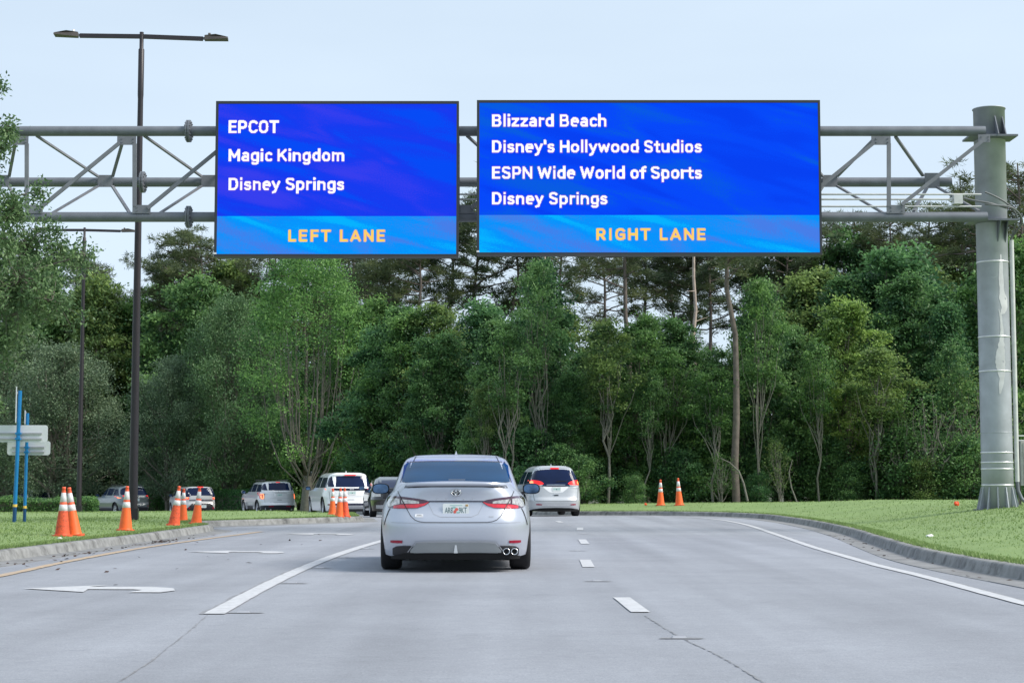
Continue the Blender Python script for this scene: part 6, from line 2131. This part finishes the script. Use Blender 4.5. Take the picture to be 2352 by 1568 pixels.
# --- beige-silver hatchback with black tailgate glass
S = dict(name='hatchback', L=4.14, p=6.5, pg=8.0,
         W=[(.2, .86), (.4, .895), (.7, .90), (.9, .885), (1.05, .86), (1.15, .84)],
         Rb=[(.2, .10), (.35, .0), (.62, .0), (.70, .06), (.9, .08), (1.15, .10)],
         Fb=[(.2, -.1), (.5, 0), (.9, -.05), (1.1, -.2)],
         top=[(0, 1.08), (1.0, 1.08), (2.9, 1.04), (3.2, 1.03), (3.8, .97), (4.14, .8)],
         zb=.22, zbr=.2, wheels=(.72, 3.29), wr=.33, tw=.22, gz=(1.0, 1.585), crown=.02, ubz=.18,
         G=[(1.0, .865), (1.15, .845), (1.3, .80), (1.45, .74), (1.54, .70), (1.57, .64), (1.6, .5)],
         Rg=[(1.0, .09), (1.15, .13), (1.3, .20), (1.45, .26), (1.54, .30), (1.6, .45)],
         Fg=[(1.0, 3.3), (1.2, 3.0), (1.4, 2.75), (1.6, 2.4)])
c = Car(S); r = c.build(M['paint_beige'])
c.patch(r, 'tailgate_glass', M['glass'], [(-.80, 1.02, 1.42), (-.72, 1.02, 1.50), (-.5, 1.08, 1.53), (0, 1.08, 1.535), (.5, 1.08, 1.53), (.72, 1.02, 1.50), (.80, 1.02, 1.42)], surf_='g', nx=24, nz=8)
c.patch(r, 'tailgate', M['paint_beige'], [(-.60, .90, 1.09), (0, .90, 1.10), (.60, .90, 1.09)], off=.02, nx=12)
c.pair(r, 'tail_light', M['redlit'], [(.66, .90, 1.08), (.74, .87, 1.10), (.82, .92, 1.08)], off=.022, nx=6)
c.pair(r, 'brake_bulb', M['hotlit'], [(.70, .94, 1.04), (.75, .92, 1.06), (.80, .95, 1.04)], off=.03, nx=4)
c.patch(r, 'bumper_stripe', M['gloss'], [(-.8, .80, .85), (0, .80, .86), (.8, .80, .85)], off=.008, nx=10, nz=1)
c.patch(r, 'lower_panel', M['trim'], [(-.80, .22, .34), (-.68, .20, .48), (-.52, .20, .66), (0, .20, .675), (.52, .20, .66), (.68, .20, .48), (.80, .22, .34)], off=.012, nx=24, nz=4)
c.plate(r, .12, .49, w=.29, h=.15, off=.035)
c.pair(r, 'reflector', M['reflector'], [(.62, .37, .43), (.66, .35, .46), (.71, .37, .44)], off=.022, nx=4)
ring(.0, .99, .06, .022, .014, c.R(0, .99) - .03, M['chrome'], r)
for i, (x, z, w, h) in enumerate(((-.66, 1.2, .05, .06), (-.60, 1.12, .04, .05), (.45, 1.35, .07, .04), (.52, 1.27, .05, .05), (.60, 1.19, .06, .06), (.38, 1.42, .05, .03))):
    c.patch(r, 'window_sticker', M['white'], [(x - w / 2, z, z + h), (x + w / 2, z, z + h)], surf_='g', off=.010, nx=2, nz=1)
roof_lamp(c, r, -.16, .16, 1.555, 1.60, c.Rg(0, 1.55) - .06)
c.side_glass(r, .5, 1.3, 1.08, 1.46); c.side_glass(r, 1.4, 2.2, 1.08, 1.47); c.side_glass(r, 2.3, 3.0, 1.08, 1.46, ytop=(2.3, 2.65))
c.side_line(r, [(1.35, .4), (1.35, 1.0)]); c.side_line(r, [(2.25, .4), (2.25, 1.0)])
c.mirrors(r, 2.85, 1.1, .98, .2, .15, M['trim'])
r.scale = (1.03, 1.03, 1.0)
finish(r, -17.4, 98.0, zr(-18, 101), 25, 'boxy beige-silver hatchback with stickers on its window behind the orange cones', 'car')

# --- grey sport utility car
S = dict(name='sport_utility_car', L=4.6, p=5.5, pg=6.5,
         W=[(.25, .86), (.45, .91), (.7, .93), (.92, .92), (1.05, .89), (1.15, .86)],
         Rb=[(.25, .10), (.45, .0), (.62, .0), (.70, .07), (.9, .06), (1.0, .06), (1.15, .12)],
         Fb=[(.25, -.1), (.5, 0), (.9, -.1), (1.1, -.3)],
         top=[(0, 1.10), (1.0, 1.12), (3.2, 1.07), (3.6, 1.05), (4.3, .95), (4.6, .8)],
         zb=.28, zbr=.28, wheels=(.98, 3.67), wr=.365, tw=.23, gz=(1.02, 1.68), crown=.02, ubz=.22,
         G=[(1.02, .88), (1.15, .86), (1.3, .80), (1.5, .72), (1.6, .675), (1.65, .62), (1.69, .5)],
         Rg=[(1.02, .10), (1.15, .17), (1.3, .30), (1.5, .46), (1.58, .42), (1.62, .40), (1.69, .6)],
         Fg=[(1.02, 3.7), (1.2, 3.35), (1.5, 2.9), (1.69, 2.5)])
c = Car(S); r = c.build(M['paint_grey'])
c.patch(r, 'rear_window', M['glass'], [(-.78, 1.18, 1.26), (-.70, 1.17, 1.48), (-.6, 1.165, 1.575), (0, 1.16, 1.585), (.6, 1.165, 1.575), (.70, 1.17, 1.48), (.78, 1.18, 1.26)], surf_='g', nx=20, nz=8)
c.pair(r, 'tail_light', M['redlit'], [(.56, 1.12, 1.13), (.66, 1.09, 1.15), (.80, 1.05, 1.16), (.88, .98, 1.10)], off=.02, nx=8)
c.pair(r, 'brake_bulb', M['hotlit'], [(.80, 1.0, 1.07), (.87, .98, 1.06)], off=.03, nx=4)
c.patch(r, 'tailgate_recess', M['paint_grey'], [(-.62, .72, .95), (-.45, .72, 1.06), (.45, .72, 1.06), (.62, .72, .95)], off=.012, nx=12)
c.line(r, 'tailgate_crease', [(-.66, .80), (-.46, 1.05), (.46, 1.05), (.66, .80)], .014)
c.plate(r, 0, .90, w=.30, h=.16, off=.03)
c.patch(r, 'bumper_shelf', M['rail'], [(-.75, .70, .74), (0, .70, .745), (.75, .70, .74)], off=.02, nx=10, nz=1)
c.patch(r, 'lower_cladding', M['trim'], [(-.88, .28, .42), (-.6, .26, .48), (0, .26, .50), (.6, .26, .48), (.88, .28, .42)], off=.012, nx=16)
c.pair(r, 'reflector', M['reflector'], [(.60, .54, .56), (.76, .53, .56)], off=.02, nx=3, nz=1)
roof_lamp(c, r, -.15, .10, 1.60, 1.635, c.Rg(0, 1.6) - .04)
for x in (-.55, .55):
    obj('roof_rail', MB().tube([(x, .75, 1.68), (x, .85, 1.735), (x * .97, 2.4, 1.745), (x * .96, 2.55, 1.69)], .02, 8), M['trim'], r)
c.side_glass(r, .55, 1.35, 1.14, 1.50, ytop=(.95, 1.4)); c.side_glass(r, 1.5, 2.3, 1.14, 1.53); c.side_glass(r, 2.4, 3.4, 1.14, 1.52, ytop=(2.4, 2.85))
c.side_line(r, [(1.4, .5), (1.4, 1.05)]); c.side_line(r, [(2.35, .5), (2.35, 1.05)])
for sd in (-1, 1):
    obj('side_cladding', MB().grid(lambda a, b: (sd * (c.Sb(1.45 + 1.75 * a, .28 + .14 * b) + .006), 1.45 + 1.75 * a, .28 + .14 * b), 8, 2), M['trim'], r)
c.mirrors(r, 3.2, 1.15, 1.05, .2, .16, M['trim'])
r.scale = (1.08, 1.1, 1.05)
finish(r, -22.4, 104.5, zr(-24, 109.5), 34, 'grey sport utility car partly hidden by the large lamp post', 'car')

# --- white car behind the hedge and dark car beside the sedan
S = dict(name='estate_car', L=4.7, p=5.5, pg=6.0,
         W=[(.25, .88), (.6, .93), (.9, .91), (1.1, .86)], Rb=[(.25, .08), (.6, 0), (1.1, .1)], Fb=[(.25, -.1), (.6, 0), (1.1, -.25)],
         top=[(0, 1.08), (3.3, 1.04), (4.2, .95), (4.7, .75)], zb=.28, wheels=(1.0, 3.75), wr=.35, gz=(1.0, 1.66), crown=.02,
         G=[(1.0, .87), (1.15, .85), (1.3, .80), (1.5, .72), (1.6, .66), (1.64, .6), (1.67, .48)],
         Rg=[(1.0, .10), (1.2, .25), (1.5, .5), (1.62, .6), (1.67, .8)], Fg=[(1.0, 3.75), (1.2, 3.4), (1.5, 2.9), (1.67, 2.4)])
def simple_features(c, r):
    c.patch(r, 'rear_window', M['glass'], [(-.76, 1.16, 1.28), (-.66, 1.15, 1.52), (0, 1.14, 1.55), (.66, 1.15, 1.52), (.76, 1.16, 1.28)], surf_='g', nx=16, nz=6)
    c.pair(r, 'tail_light', M['red'], [(.62, .92, 1.02), (.86, .90, 1.04)], off=.015, nx=6)
    c.plate(r, 0, .80)
    c.patch(r, 'lower_cladding', M['trim'], [(-.84, .28, .44), (0, .27, .46), (.84, .28, .44)], off=.012)
    c.side_glass(r, .6, 1.5, 1.13, 1.50, ytop=(.95, 1.5)); c.side_glass(r, 1.65, 2.45, 1.13, 1.53); c.side_glass(r, 2.55, 3.45, 1.13, 1.52, ytop=(2.55, 2.9))
    c.mirrors(r, 3.25, 1.15, 1.02, .2, .15)
c = Car(S); r = c.build(M['paint_white']); simple_features(c, r)
finish(r, -31.6, 117.5, zr(-32.5, 119), 30, 'white car of which only the roof and windows show over the clipped hedge', 'car')
S2 = dict(S); S2['name'] = 'dark_car'
S2.update(top=[(0, 1.0), (.4, 1.0), (3.3, .95), (4.2, .86), (4.7, .7)], gz=(.93, 1.40), wheels=(.95, 3.7), wr=.33, zb=.22,
          G=[(.93, .80), (1.05, .76), (1.2, .70), (1.32, .63), (1.37, .56), (1.41, .44)], Rg=[(.93, .35), (1.05, .6), (1.25, 1.1), (1.36, 1.5), (1.41, 1.8)], Fg=[(.93, 3.7), (1.1, 3.3), (1.3, 2.85), (1.41, 2.4)],
          W=[(.2, .85), (.6, .90), (.85, .87), (1.0, .80)])
c = Car(S2); r = c.build(M['paint_dark'])
c.patch(r, 'rear_window', M['glass'], [(-.60, 1.04, 1.10), (-.54, 1.03, 1.28), (0, 1.025, 1.30), (.54, 1.03, 1.28), (.60, 1.04, 1.10)], surf_='g', nx=16, nz=6)
c.pair(r, 'tail_light', M['clear'], [(.55, .72, .84), (.82, .70, .86)], off=.012, nx=6)
c.plate(r, 0, .62)
c.patch(r, 'bumper_insert', M['rail'], [(-.7, .30, .42), (0, .29, .43), (.7, .30, .42)], off=.012)
c.mirrors(r, 3.0, 1.0, 1.0, .2, .15)
obj('roof_sheen', MB().grid(lambda a, b: ((a - .5) * .9, 1.9 + b * .9, 1.428 - .012 * (2 * a - 1) ** 2), 6, 3), M['paint_van'], r)  # silver sheet laid on as the bright reflection on the black roof
finish(r, -3.98, 60.4, zr(-4, 61), 9, 'black car mostly hidden by the left wing mirror of the silver sedan', 'car')
